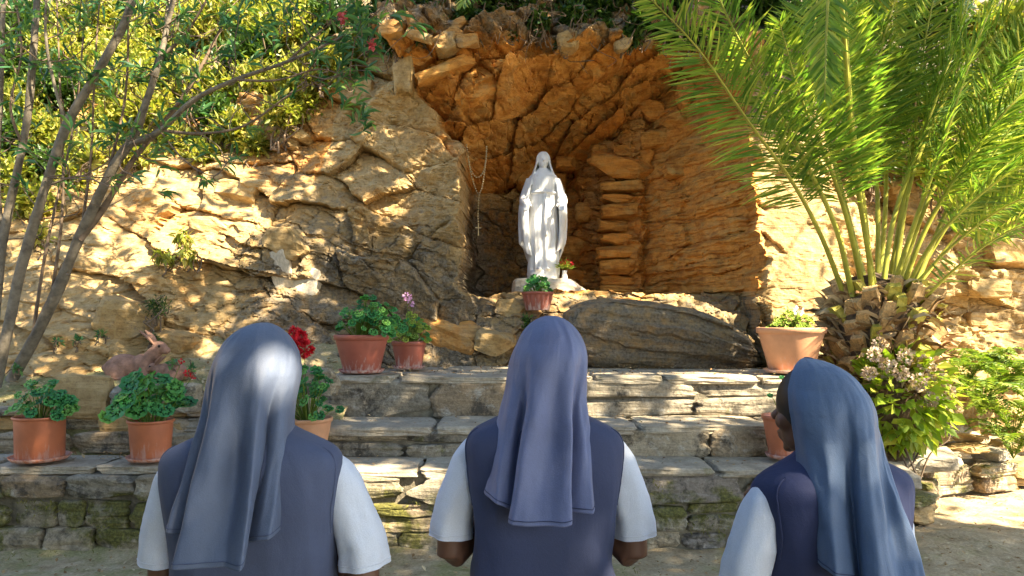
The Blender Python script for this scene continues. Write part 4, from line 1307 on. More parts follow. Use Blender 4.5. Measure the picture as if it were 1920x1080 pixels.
    FR = [
        [B(1585, 6.75), (1545, 450, 6.5), (1490, 345, 6.2), (1400, 220, 5.9), (1310, 90, 5.6), (1210, -15, 5.4)],
        [B(1600, 6.7), (1570, 430, 6.4), (1510, 300, 6.1), (1440, 170, 5.9), (1370, 40, 5.7), (1320, -80, 5.6)],
        [B(1635, 6.65), (1620, 400, 6.4), (1600, 250, 6.2), (1590, 120, 6.0), (1585, -20, 5.8)],
        [B(1675, 6.65), (1720, 420, 6.4), (1770, 280, 6.2), (1820, 130, 6.0), (1880, -30, 5.8)],
        [B(1690, 6.65), (1750, 450, 6.3), (1840, 360, 6.0), (1930, 300, 5.8), (2010, 270, 5.6)],
        [B(1700, 6.7), (1780, 470, 6.5), (1870, 400, 6.3), (1960, 360, 6.1), (2040, 350, 6.0)],
        [B(1710, 6.8), (1800, 440, 6.75), (1900, 330, 6.6), (1990, 250, 6.45)],
        [B(1660, 6.9), (1690, 380, 6.75), (1715, 220, 6.6), (1730, 80, 6.45), (1760, -60, 6.3)],
        [B(1645, 7.0), (1660, 360, 6.9), (1650, 180, 6.75), (1620, 40, 6.6), (1560, -60, 6.45)],
        [B(1680, 7.0), (1740, 380, 6.9), (1820, 220, 6.75), (1890, 100, 6.6), (1980, 20, 6.45)],
        [B(1655, 6.7), (1680, 400, 6.6), (1740, 230, 6.5), (1800, 60, 6.4), (1840, -80, 6.3)],
        [B(1650, 6.8), (1650, 380, 6.75), (1640, 220, 6.6), (1660, 80, 6.45), (1700, -60, 6.3)],
        [B(1695, 6.9), (1790, 400, 6.75), (1880, 260, 6.6), (1960, 150, 6.45)],
        [B(1630, 6.85), (1580, 360, 6.75), (1540, 190, 6.6), (1530, 40, 6.45), (1550, -90, 6.3)],
        [B(1705, 6.75), (1770, 400, 6.75), (1850, 240, 6.6), (1920, 90, 6.45), (1990, -30, 6.3)],
        [B(1690, 6.7), (1740, 430, 6.5), (1820, 300, 6.3), (1900, 200, 6.1), (1990, 130, 6.0)],
        [B(1620, 6.7), (1590, 420, 6.4), (1550, 300, 6.1), (1500, 180, 5.9), (1460, 40, 5.7)],
        [B(1670, 6.8), (1700, 350, 6.75), (1770, 180, 6.6), (1870, 60, 6.45), (1960, 10, 6.3)],
    ]
    for i, c in enumerate(FR):
        frond([q if isinstance(q, Vector) else P(q[0], q[1], q[2] * PD) for q in c], .44 if i < 8 else .48, 1000 + i, 130, .50, .026, twist=(i % 3 - 1) * .6, bare=.33)
    # a frond that arches over and hangs down in front
    frond([B(1640, 6.7), P(1600, 300, 5.7), P(1580, 60, 5.2), P(1570, -90, 4.8), P(1556, -60, 4.5), P(1548, 60, 4.35), P(1545, 190, 4.3)], .30, 1100, 110, .55, .024, bare=.42)
    frond([B(1700, 6.6, 590), P(1790, 500, 5.8), P(1890, 430, 5.5), P(1990, 400, 5.3)], .4, 1102, 50, .3, .022)
# tip of another palm's frond above the grotto
t = tag(empty('palm_frond_tip', P(860, -150, 7.4)), 'single palm frond tip dipping over the top of the grotto', 'palm frond')
with Grab(t):
    frond([P(930, -260, 7.6), P(905, -130, 7.4), P(890, -40, 7.2), P(868, 10, 7.05)], .34, 1103, 50, .5, .014, bare=.2)

# ---- hydrangea under the palm
rs = np.random.RandomState(66)
hy = tag(empty('hydrangea_bush', P(1690, 870, 5.95)), 'broad-leaved hydrangea with faded pink flower heads under the palm', 'hydrangea')
with Grab(hy):
    n = 700
    c = np.array(P(1690, 755, 5.98))
    d = rnd_dirs(n, rs); d[:, 2] = d[:, 2] * .95 + .1
    pos = c + d * np.array([.36, .30, .40]) * rs.uniform(.6, 1.1, n)[:, None]
    mb = MB(); leaves(mb, pos, d + np.array([0, -.2, -.25]) + rs.normal(size=(n, 3)) * .4, rs.uniform(.09, .15, n), rs.uniform(.06, .09, n), rs=rs)
    mb.obj('leaves', M_HYD, None, False)['kind'] = 'stuff'
    mb = MB(); limb_set(mb, [(wander(c + (rs.normal() * .08, rs.normal() * .08, -.62), pos[rs.randint(n)], rs, 4, .1), .008, .003) for _ in range(7)], 5)
    mb.obj('stems', M_TWIG)
    for (px, py, d_, s_) in ((1640, 665, 6.1, .05), (1665, 685, 6.05, .055), (1700, 668, 6.1, .06), (1735, 680, 6.15, .055), (1690, 700, 6.0, .05), (1722, 715, 6.0, .06), (1755, 700, 6.2, .055), (1630, 700, 6.05, .05), (1775, 735, 6.2, .06), (1745, 750, 6.05, .05), (1650, 645, 6.2, .05), (1790, 770, 6.2, .05)):
        q = np.array(P(px, py, d_ - .38)); k = 70
        dd = rnd_dirs(k, rs)
        mb = MB(); leaves(mb, q + dd * s_ * .8, dd + rs.normal(size=(k, 3)) * .8, .03, .028, rs=rs, ups=rnd_dirs(k, rs))
        mb.obj('flower_head', M_HEAD, None, False)

# ---- ferns at the right
for i, (px, py, d, s_) in enumerate(((1840, 740, 6.9, .5), (1900, 780, 6.7, .55), (1880, 700, 7.1, .5), (1940, 740, 6.9, .5), (1810, 690, 7.2, .4), (1900, 820, 6.55, .42), (1930, 690, 7.2, .45), (1850, 660, 7.4, .35))):
    rs = np.random.RandomState(1200 + i)
    b = np.array(P(px, py + 40, d))
    f = tag(empty('fern', b), 'feathery bright green fern on the sunny earth slope', 'fern', 'ferns on the sunny slope')
    with Grab(f):
        mb, st = MB(), MB()
        for j in range(15):
            a = rs.uniform(0, 6.28); L = s_ * rs.uniform(.7, 1.1)
            o_ = np.array([math.cos(a), math.sin(a), 0])
            sp = spline([b, b + o_ * L * .3 + (0, 0, L * .55), b + o_ * L * .7 + (0, 0, L * .7), b + o_ * L + (0, 0, L * .55)], 24)
            st.add(*tube(sp, np.linspace(.004, .001, 24), 24, 4, resample=False))
            k = 23
            for sd in (-1, 1):
                idx = np.arange(2, 24)
                T = np.gradient(sp, axis=0)[idx]; T /= np.linalg.norm(T, axis=1)[:, None]
                h = np.cross(T, [0, 0, 1.0]); h /= np.linalg.norm(h, axis=1)[:, None] + 1e-6
                leaves(mb, sp[idx], h * sd + T * .5 + rs.normal(size=(22, 3)) * .12, s_ * .22 * np.sin(np.linspace(.5, 3.0, 22)), .02, rs=rs)
        mb.obj('leaves', M_FERN, None, False); st.obj('stems', M_FERN)

# ================================================================== statue
def shell(Vo, Vi):
    """closed thin body between two grids (n,m,3)"""
    n, m = Vo.shape[:2]
    f = grid_faces(n, m)
    k = n * m
    F = [f, f[:, ::-1] + k]
    ring = [(i, 0) for i in range(n - 1)] + [(n - 1, j) for j in range(m - 1)] + [(i, m - 1) for i in range(n - 1, 0, -1)] + [(0, j) for j in range(m - 1, 0, -1)]
    idx = np.array([i * m + j for i, j in ring])
    nx = np.roll(idx, -1)
    F.append(np.stack([nx, idx, idx + k, nx + k], -1))
    return np.vstack([Vo.reshape(-1, 3), Vi.reshape(-1, 3)]), F


def loft(levels, k=64, fold=None, closed=True, pw=1.0, n=60):
    """levels: (z, rx, ry, cx, cy); fold(theta, z) scales the radius"""
    L = spline(levels, n)
    a = np.linspace(0, 2 * np.pi, k, endpoint=False)
    ca, sa = np.cos(a), np.sin(a)
    cx_, sx_ = np.sign(ca) * np.abs(ca) ** pw, np.sign(sa) * np.abs(sa) ** pw
    sc_ = np.ones((n, k)) if fold is None else fold(a[None], L[:, 0][:, None])
    V = np.stack([L[:, 3][:, None] + L[:, 1][:, None] * cx_[None] * sc_, L[:, 4][:, None] + L[:, 2][:, None] * sx_[None] * sc_, np.repeat(L[:, 0][:, None], k, 1)], -1).reshape(-1, 3)
    F = grid_faces(n, k, cv=True)[:, ::-1]
    up = L[-1, 0] > L[0, 0]
    if not up:
        F = F[:, ::-1]
    if closed:
        V = np.vstack([V, [L[0, 3], L[0, 4], L[0, 0]], [L[-1, 3], L[-1, 4], L[-1, 0]]])
        j = np.arange(k); c0, c1 = n * k, n * k + 1
        F = [F, np.vstack([np.stack([(j + 1) % k, j, np.full(k, c0)], -1), np.stack([(n - 1) * k + j, (n - 1) * k + (j + 1) % k, np.full(k, c1)], -1)])]
    return V, F


def fingers(mb, palm, fwd, side, up, s=1.0, curl=.3, mirror=1):
    """palm plus five unequal bent fingers"""
    palm, fwd, side, up = [np.array(q, float) for q in (palm, fwd, side, up)]
    rot = np.stack([side, fwd, up], 1)
    mb.add(*ellipsoid(palm, (.036 * s, .045 * s, .015 * s), 10, 14, rot))
    for i, (o, L) in enumerate(((-.027, .058), (-.009, .068), (.009, .064), (.027, .050))):
        b = palm + side * o * s + fwd * .034 * s
        p1 = b + fwd * L * .5 * s
        p2 = p1 + (fwd * math.cos(curl) - up * math.sin(curl)) * L * .32 * s
        p3 = p2 + (fwd * math.cos(2.2 * curl) - up * math.sin(2.2 * curl)) * L * .3 * s
        mb.add(*tube([b, p1, p2, p3], np.array([.0088, .0084, .008, .0068]) * s, 12, 8))
    b = palm - side * mirror * .032 * s - fwd * .015 * s
    mb.add(*tube([b, b - side * mirror * .022 * s + fwd * .022 * s, b - side * mirror * .026 * s + fwd * .046 * s], np.array([.0105, .0098, .0078]) * s, 12, 8))


def statue_mat():
    m, nt, b = newmat('white_painted_stone')
    g = NT(nt)
    tc = g.n('ShaderNodeTexCoord').outputs['Object']
    c = g.ramp(g.noise(4, 6, .6, tc), [(.3, (.66, .66, .66)), (.7, (.78, .78, .79))])
    run = g.ramp(g.noise(6, 7, .7, g.mapped(tc, (5, 5, .8)), .3), [(.54, 0.0), (.72, 1.0)])
    c = g.mix(g.math('MULTIPLY', run, .5), c, (.42, .40, .36))
    g.l(c, b.inputs['Base Color'])
    b.inputs['Roughness'].default_value = .55
    g.bump(g.noise(60, 5, .65, tc), .2, .004, b)
    return m


M_WHITE = statue_mat()
st = MB()
rsn = np.random.RandomState(2)


def robe_fold(a, z):
    lo = np.clip((1.02 - z) / .7, 0, 1)
    return 1 + lo * (.075 * np.sin(9 * a + 1.2 * np.sin(2.2 * z) + .6) + .035 * np.sin(17 * a + 3 * z)) + .012 * np.sin(24 * a + 9 * z) * (z < 1.15)


st.add(*loft([(.08, .175, .15, 0, 0), (.14, .175, .145, 0, -.005), (.3, .165, .13, 0, 0), (.6, .165, .125, 0, 0), (.85, .155, .115, 0, 0), (1.0, .15, .11, 0, 0), (1.1, .165, .115, 0, 0), (1.18, .165, .105, 0, 0), (1.24, .10, .075, 0, .005), (1.28, .055, .055, 0, .005)], 96, robe_fold))
# mantle, open in front
th = np.linspace(-R(136), R(136), 90)[None]; tt = np.linspace(0, 1, 70)[:, None]
hem = 0.20 + 0.24 * np.exp(-((np.abs(th) - R(100)) / R(26)) ** 2) + .03 * np.sin(9 * th) + .05 * sstep(R(118), R(136), np.abs(th))
z_ = 1.23 * (1 - tt) + hem * tt
wx_ = np.interp(z_, [.15, .3, .42, .6, .8, .92, 1.05, 1.16, 1.23], [.18, .22, .262, .272, .272, .262, .228, .185, .11])
wy_ = np.interp(z_, [.15, .3, .6, .9, 1.1, 1.23], [.17, .175, .175, .165, .14, .09])
fo = 1 + (.05 * np.sin(11 * th + 2.0 * z_) + .03 * np.sin(23 * th + 4 * z_)) * sstep(1.15, .7, z_)
def mant(k_):
    return np.stack([np.sin(th) * wx_ * fo * k_, np.cos(th) * wy_ * fo * k_ + .01, z_ + 0 * th], -1)
Vo, Vi = mant(1.0), mant(.88)
st.add(*shell(Vo, Vi))
for s_ in (-1, 1):                                           # arms held low, sleeves wide
    st.add(*tube([(s_ * .14, 0, 1.15), (s_ * .205, .0, .97), (s_ * .215, -.06, .89), (s_ * .195, -.15, .85)], [.06, .058, .06, .052], 24, 16))
    st.add(*tube([(s_ * .21, -.09, .90), (s_ * .215, -.13, .80), (s_ * .225, -.12, .68), (s_ * .235, -.09, .56)], [.05, .045, .035, .018], 24, 14, flat=.5))
    fingers(st, (s_ * .20, -.205, .835), (0, -.6, -.8), (1, 0, 0), (0, -.8, .6), .95, .2, s_)
    st.add(*tube([(s_ * .205, -.14, .86), (s_ * .20, -.19, .845)], [.026, .022], 8, 10))
# head, face, veil
st.add(*ellipsoid((0, -.012, 1.365), (.060, .072, .085), 20, 28))
st.add(*ellipsoid((0, -.03, 1.325), (.042, .05, .045), 14, 20))
st.add(*tube([(0, -.078, 1.385), (0, -.096, 1.352)], [.008, .013], 8, 10))
for s_ in (-1, 1):
    st.add(*ellipsoid((s_ * .024, -.068, 1.372), (.014, .012, .007), 8, 10))
st.add(*ellipsoid((0, -.076, 1.322), (.018, .010, .007), 8, 10))
st.add(*tube([(0, 0, 1.2), (0, -.005, 1.34)], [.05, .045], 10, 16))
th = np.linspace(-R(122), R(122), 60)[None]
def veilst(k_):
    tt = np.linspace(0, 1, 46)[:, None]
    zz = np.where(tt < .45, 1.372 + .108 * np.cos(tt / .45 * np.pi / 2), 1.372 - (tt - .45) / .55 * .19)
    rr = np.where(tt < .45, np.sin(np.clip(tt / .45, .02, 1) * np.pi / 2), 1.0)
    wx = np.where(zz < 1.372, .084 + (1.372 - zz) ** 1.4 * .62, .084); wy = np.where(zz < 1.372, .092 + (1.372 - zz) * .12, .092)
    f_ = 1 + .03 * np.sin(14 * th + 5 * zz) * (zz < 1.33)
    return np.stack([np.sin(th) * wx * rr * k_ * f_, np.cos(th) * wy * rr * k_ * f_ - .008, (zz - 1.3) * (.5 + .5 * k_) + 1.3 + 0 * th], -1)
st.add(*shell(veilst(1.0), veilst(.86)))
st.add(*ellipsoid((0, 0, 1.385), (.078, .078, .092), 14, 20))
# ground of cloud under the feet, plinth
st.add(*loft([(.0, .17, .15, 0, 0), (.012, .185, .16, 0, 0), (.06, .185, .16, 0, 0), (.085, .18, .155, 0, 0), (.11, .15, .13, 0, 0)], 48, lambda a, z: 1 + .04 * np.sin(7 * a) * (z > .05)))
for s_ in (-1, 1):
    st.add(*ellipsoid((s_ * .05, -.15, .115), (.032, .05, .024), 8, 12))
# sash
st.add(*tube([(.02, -.115, 1.0), (.03, -.135, .85), (.02, -.14, .65), (.035, -.145, .5)], [.016, .017, .018, .02], 20, 8, flat=.5))
V, F = tube([(math.cos(a) * .16, math.sin(a) * .12, .995 + .004 * math.sin(3 * a)) for a in np.linspace(0, 6.28, 20)], .014, 40, 8)
st.add(V, F)
so = st.obj('statue', M_WHITE, None, True, (0.36, 8.62, 1.965))
remesh(so, 0.0065, 2)
tag(so, 'white statue of a veiled woman in a long mantle standing in the niche', 'statue')

# ================================================================== rosary on the niche wall
M_BEAD = plain('ivory_bead', (0.45, 0.36, 0.20), 0.5, 0.2, 8)
ro = MB()
dn = min(depth_at(P(x_, y_, 9.1).x, P(x_, y_, 9.1).z) for x_ in (880, 890, 897, 903, 910) for y_ in (280, 320, 360, 400, 430)) - 0.05
dn = max(dn, 8.5)
def beads(pts, n, r=.0095):
    sp = spline([tuple(P(a, b, dn)) for a, b in pts], 60)
    s_ = np.concatenate([[0], np.cumsum(np.linalg.norm(np.diff(sp, axis=0), axis=1))])
    for q in np.linspace(0, s_[-1], n):
        c = [np.interp(q, s_, sp[:, i]) for i in range(3)]
        ro.add(*ellipsoid(c, (r, r, r), 6, 8))
    ro.add(*tube(sp, .002, 60, 4, resample=False))
beads([(875, 272), (878, 300), (884, 330), (892, 355), (898, 366)], 22)
beads([(912, 275), (911, 300), (908, 325), (904, 350), (898, 366)], 22)
beads([(877, 285), (882, 315), (890, 330), (898, 332), (906, 322), (911, 300), (913, 275)], 26)
beads([(898, 366), (897, 385), (896, 405), (897, 420)], 12)
rosary = ro.obj('rosary', M_BEAD)
tag(rosary, 'long pale bead rosary hanging on the dark niche wall', 'rosary')
mb = MB(); c = P(897, 430, dn)
box(mb, c.x - .006, c.x + .006, c.y - .006, c.y + .006, c.z - .07, c.z + .055)
box(mb, c.x - .034, c.x + .034, c.y - .0075, c.y + .0075, c.z + .012, c.z + .024)
mb.obj('cross', M_BEAD, rosary, False)

# ================================================================== flowerpots
def potmat(name, col, stain=0.0):
    m, nt, b = newmat(name)
    g = NT(nt)
    tc = g.n('ShaderNodeTexCoord').outputs['Object']
    c = g.ramp(g.noise(7, 6, .6, tc), [(.3, tuple(q * .82 for q in col)), (.7, tuple(min(1, q * 1.12) for q in col))])
    if stain:
        sep = g.n('ShaderNodeSeparateXYZ'); g.l(tc, sep.inputs[0])
        st_ = g.noise(5, 6, .65, g.mapped(tc, (6, 6, 1.2)))
        lo = g.ramp(g.math('ADD', st_, g.math('MULTIPLY', sep.outputs['Z'], -1.6)), [(.38, 0.0), (.55, 1.0)])
        c = g.mix(g.math('MULTIPLY', lo, stain), c, (.52, .40, .36))
    g.l(c, b.inputs['Base Color'])
    b.inputs['Roughness'].default_value = .55
    g.bump(g.noise(70, 5, .6, tc), .12, .003, b)
    return m


M_POT1 = potmat('orange_plastic', (.46, .14, .06), .55); M_POT2 = potmat('brown_plastic', (.33, .09, .055), .75); M_POT3 = potmat('pale_terracotta', (.55, .27, .14), .75)
M_SOIL = plain('potting_soil', (.05, .035, .022), .95, .5, 20, 1, 60, .02)
M_GER = leafmat('geranium_leaf', [(.1, (.02, .12, .035)), (.5, (.05, .23, .05)), (.85, (.16, .36, .06))], .45, .3, single=True)
M_GERY = leafmat('yellowing_leaf', [(.1, (.08, .18, .02)), (.5, (.22, .32, .03)), (.85, (.36, .42, .05))], .45, .35)
M_RED = leafmat('red_petal', [(.1, (.42, .004, .012)), (.9, (.66, .02, .03))], .5, .25, (.6, .01, .02))
M_LILA = leafmat('lilac_petal', [(.1, (.50, .22, .45)), (.9, (.72, .45, .66))], .5, .3, (.7, .4, .6))
M_WPET = leafmat('white_petal', [(.1, (.70, .70, .74)), (.9, (.8, .8, .8))], .5, .3, (.8, .8, .8))


def geranium_leaf(seed):
    rs = np.random.RandomState(seed)
    k = 28
    a = np.linspace(.25, 2 * np.pi - .25, k)
    r = .5 * (1 + .09 * np.cos(7 * a) + .03 * np.cos(14 * a + 1))
    rim = np.stack([r * np.sin(a), .12 - r * np.cos(a) + .0, .03 * np.cos(7 * a) + .04 + .02 * rs.normal(size=k)], -1)
    mid = np.stack([.5 * r * np.sin(a), .12 - .5 * r * np.cos(a), np.full(k, .012) + .008 * np.cos(7 * a)], -1)
    V = np.vstack([[0, .12, 0], mid, rim])
    F4 = np.array([(1 + j, 1 + k + j, 2 + k + j, 2 + j) for j in range(k - 1)])[:, ::-1]
    F3 = np.array([(0, 2 + j, 1 + j) for j in range(k - 1)])[:, ::-1]
    mb = MB(); mb.add(V, [F4, F3], rs.rand())
    return mb.mesh('leaf', True)


GL = [geranium_leaf(i) for i in range(5)]
GLY = [geranium_leaf(i + 20) for i in range(3)]
for q in GL: q.materials.append(M_GER)
for q in GLY: q.materials.append(M_GERY)


def potted(px, base_py, d, rtop, rbot, h, mat, label, nleaf, spread, height, lmesh, name='potted_geranium', leafsize=(.05, .085), rim=.03, saucer=True, flowers=(), flute=0, seed=1, cat='potted plant', lean=(0, 0), zbase=None):
    rs = np.random.RandomState(seed)
    b = P(px, base_py, d)
    if zbase is not None:
        b.z = zbase
    t = tag(empty(name, b), label, cat)
    z0 = .014 if saucer else 0
    mb = MB()
    prof = [(0.001, z0), (rbot * .97, z0), (rbot, z0 + .006), (rtop * .94, z0 + h - rim - .004), (rtop * .945, z0 + h - rim), (rtop * 1.0, z0 + h - rim + .003), (rtop * 1.015, z0 + h - .006), (rtop, z0 + h), (rtop * .95, z0 + h), (rtop * .92, z0 + h - .01), (rtop * .88, z0 + h - .045)]
    if flute:
        V, F = lathe(prof, 96)
        rr = np.hypot(V[:, 0], V[:, 1]); an = np.arctan2(V[:, 1], V[:, 0])
        k_ = 1 + .025 * np.cos(flute * an) * ((V[:, 2] < z0 + h - rim - .002) & (rr > .02))
        V = V * np.stack([k_, k_, np.ones_like(k_)], -1)
    else:
        V, F = lathe(prof, 48)
    mb.add(V, F); mb.obj('pot', mat, t)
    mb = MB(); V, F = lathe([(.001, z0 + h - .022), (rtop * .5, z0 + h - .026), (rtop * .91, z0 + h - .035)], 32); mb.add(V, F); mb.obj('soil', M_SOIL, t)
    if saucer:
        mb = MB(); V, F = lathe([(.001, 0), (rbot * 1.12, 0), (rbot * 1.28, .028), (rbot * 1.24, .028), (rbot * 1.1, .009), (.001, .009)], 40); mb.add(V, F); mb.obj('saucer', mat, t)
    stems = MB()
    top = z0 + h
    for i in range(nleaf):
        a = rs.uniform(0, 6.283); q = rs.rand() ** .6
        x_, y_ = math.cos(a) * q * spread + lean[0], math.sin(a) * q * spread + lean[1]
        z_l = top + height * (1 - .75 * q * q) * rs.uniform(.35, 1.05) - (.03 if q > .85 else 0)
        tip = np.array([x_, y_, z_l])
        base = np.array([x_ * .25 - lean[0] * .2, y_ * .25, top - .03])
        stems.add(*tube([base, base * .4 + tip * .6 + (0, 0, .02), tip], [.0035, .0028, .002], 8, 4))
        s_ = rs.uniform(*leafsize)
        o = bpy.data.objects.new('leaf', lmesh[rs.randint(len(lmesh))]); COL.objects.link(o)
        o.parent = t; o.location = tip
        n_ = Vector((x_ * 2.2 + rs.normal() * .35, y_ * 2.2 - .55 + rs.normal() * .35, .75))
        qd = Vector((math.cos(a), math.sin(a), -.3))
        zq = n_.normalized(); xq = qd.cross(zq).normalized(); yq = zq.cross(xq)
        o.rotation_euler = Matrix((xq, yq, zq)).transposed().to_euler()
        o.scale = (s_, s_, s_)
    for (fx, fy, fz, r_, fm, npet) in flowers:
        c = np.array([fx, fy, top + fz])
        stems.add(*tube([(fx * .3, fy * .3, top - .02), (fx * .7, fy * .7, top + fz * .6), c], [.003, .0025, .002], 10, 4))
        dd = rnd_dirs(npet, rs)
        mb = MB(); leaves(mb, c + dd * r_ * .75, dd + rs.normal(size=(npet, 3)) * .7, r_ * .75, r_ * .7, rs=rs, ups=rnd_dirs(npet, rs))
        mb.obj('flower_head', fm, t, False)
    stems.obj('stems', M_FERN, t)
    return t


potted(75, 878, 5.12, .165, .150, .285, M_POT1, 'straight orange pot of dark green geranium leaves, no flowers', 42, .21, .24, GL, leafsize=(.05, .10), seed=1, rim=.02, zbase=.545)
potted(283, 876, 5.12, .150, .125, .26, M_POT1, 'orange pot of big round leaves with small red blooms, on the mossy wall', 40, .27, .36, GL, leafsize=(.09, .165), seed=2, rim=.02, flowers=((.26, -.02, .32, .022, M_RED, 26), (.21, 0, .40, .018, M_RED, 18), (.30, -.02, .30, .02, M_RED, 20)), zbase=.545, lean=(-.0, 0))
potted(578, 845, 5.3, .17, .12, .25, M_POT3, 'pale terracotta pot with tall geranium and large red flower clusters', 64, .21, .40, GL, leafsize=(.05, .095), seed=3, flowers=((-.06, -.02, .56, .05, M_RED, 90), (-.02, -.03, .49, .055, M_RED, 100), (-.10, 0, .60, .04, M_RED, 60)), zbase=.545)
potted(678, 697, 6.2, .225, .15, .30, M_POT2, 'large brown pot on a saucer with a bushy green geranium', 120, .28, .32, GL, leafsize=(.045, .085), seed=4, lean=(.07, 0), rim=.045, zbase=1.065)
potted(767, 682, 6.75, .155, .115, .235, M_POT2, 'smaller brown pot with yellowing leaves and one lilac flower', 62, .19, .26, GLY + GL[:2], leafsize=(.04, .075), seed=5, rim=.04, flowers=((-.01, -.05, .40, .035, M_LILA, 40), (.02, -.05, .34, .03, M_LILA, 26)), zbase=1.06)
potted(1008, 585, 7.72, .165, .12, .19, M_POT2, 'fluted brown pot of green leaves below the statue', 46, .13, .20, GL, leafsize=(.05, .08), seed=6, rim=.03, saucer=False, flute=16, zbase=1.60)
potted(1483, 698, 6.2, .275, .175, .36, M_POT3, 'wide pale terracotta bowl with a white daisy beside the palm', 90, .19, .13, GLY, leafsize=(.03, .055), seed=7, rim=.05, flowers=((.02, -.12, .14, .035, M_WPET, 26),), zbase=1.065, name='potted_daisy')
potted(1470, 850, 5.2, .15, .10, .28, M_POT1, 'orange pot standing on the lowest step by the woman showing her cheek', 5, .11, .34, GL, leafsize=(.04, .06), seed=8, rim=.03, zbase=.545)
# little glass of flowers beside the statue
t = tag(empty('flower_vase', (0.60, 8.52, 1.965)), 'small white vase with red and yellow blooms at the foot of the statue', 'vase')
mb = MB(); V, F = lathe([(.001, 0), (.03, 0), (.034, .02), (.026, .07), (.032, .10), (.028, .10), (.022, .07), (.001, .03)], 20); mb.add(V, F); mb.obj('vase', M_WHITE, t)
rs = np.random.RandomState(15)
mb = MB(); n = 90; dd = rnd_dirs(n, rs); dd[:, 2] = np.abs(dd[:, 2])
leaves(mb, np.array([0, 0, .12]) + dd * .09 * rs.rand(n)[:, None] ** .5, dd, .05, .025, rs=rs); mb.obj('leaves', M_GERY, t, False)
for (x_, y_, z_q) in ((.02, -.05, .20), (-.03, -.05, .18), (.07, -.02, .17)):
    mb = MB(); dd = rnd_dirs(26, rs); leaves(mb, np.array([x_, y_, z_q]) + dd * .016, dd, .022, .02, rs=rs); mb.obj('flower_head', M_RED, t, False)

# ================================================================== terracotta rabbits
M_HAIR = plain('black_hair', (.012, .010, .009), .5, .3, 30)
M_RAB = plain('weathered_terracotta', (.28, .15, .10), .9, .45, 16, .8, 60, .008)


def rabbit(loc, s, flip, up, label):
    mb = MB()
    E = lambda c, r, rot=None: mb.add(*ellipsoid(c, r, 14, 18, rot))
    ry = lambda a: np.array(Matrix.Rotation(a, 3, 'Y'))
    E((-.06, 0, .095), (.125, .082, .088), ry(.10)); E((.06, 0, .105), (.085, .066, .078)); E((-.12, 0, .08), (.085, .085, .078))
    h = np.array([.165, 0, .17 + up]); 
    mb.add(*tube([(.09, 0, .12), (.13, 0, .15 + up * .6), h], [.058, .048, .042], 12, 14))
    E(h + (.01, 0, .01), (.055, .042, .045), ry(.25)); E(h + (.05, 0, -.008), (.034, .028, .028))
    for sd in (-1, 1):
        mb.add(*tube([h + (-.02, sd * .018, .03), h + (-.06, sd * .034, .085), h + (-.11, sd * .044, .13)], [.012, .027, .008], 16, 12, flat=.45))
        E(h + (.022, sd * .036, .02), (.009, .006, .009))
        E((-.10, sd * .062, .06), (.072, .032, .062), ry(.3))
        mb.add(*tube([(-.12, sd * .07, .018), (-.02, sd * .072, .014)], [.021, .017], 8, 10))
        mb.add(*tube([(.08, sd * .04, .09), (.10, sd * .045, .045), (.135, sd * .045, .014)], [.03, .02, .016], 12, 10))
    E((-.20, 0, .085), (.026, .024, .026))
    o = mb.obj('rabbit_figure', M_RAB, None, True, loc)
    o.scale = (s * flip, s, s)
    remesh(o, .004, 0)
    tag(o, label, 'rabbit figure')
    for sd in (-1, 1):
        mb = MB(); mb.add(*ellipsoid(h + (.024, sd * .041, .022), (.010, .006, .010), 8, 10)); mb.obj('eye', M_HAIR, o)


rabbit(P(252, 713, 6.3), 1.22, 1, .045, 'larger terracotta rabbit figure with ears laid back on the bank')
rabbit(P(318, 714, 6.25), .80, -1, -.04, 'smaller terracotta rabbit figure nuzzling the larger one')

# ================================================================== the three women
M_SKIN = plain('brown_skin', (.15, .07, .04), .5, .12, 10, .1, 80, .001)
M_SHOE = plain('black_shoe', (.02, .02, .022), .4, .2, 10)


def fabric(name, col, sheen=.06, weave=900, dark=.8, rough=.8):
    m, nt, b = newmat(name)
    g = NT(nt)
    tc = g.n('ShaderNodeTexCoord').outputs['Object']
    n1 = g.noise(5, 5, .6, tc)
    c = g.ramp(n1, [(.3, tuple(q * dark for q in col)), (.7, col)])
    n2 = g.noise(420, 2, .5, tc)
    c = g.mix(1.0, c, g.ramp(n2, [(.3, .92), (.7, 1.06)]), 'MULTIPLY')
    g.l(c, b.inputs['Base Color'])
    b.inputs['Roughness'].default_value = rough
    b.inputs['Specular IOR Level'].default_value = .3
    b.inputs['Sheen Weight'].default_value = sheen
    b.inputs['Sheen Roughness'].default_value = .4
    n3 = g.noise(9, 5, .6, g.mapped(tc, (1, 1, .45), (0, R(25), 0)), 1.2)
    h = g.bump(n3, .2, .02, None)
    g.bump(n2, .5, .001, b, h)
    return m


M_BLOUSE = fabric('white_cotton', (.72, .74, .80), .05, dark=.93)


def rotz(V, a):
    c, s = math.cos(a), math.sin(a)
    V = np.asarray(V, float)
    return np.stack([V[..., 0] * c - V[..., 1] * s, V[..., 0] * s + V[..., 1] * c, V[..., 2]], -1)


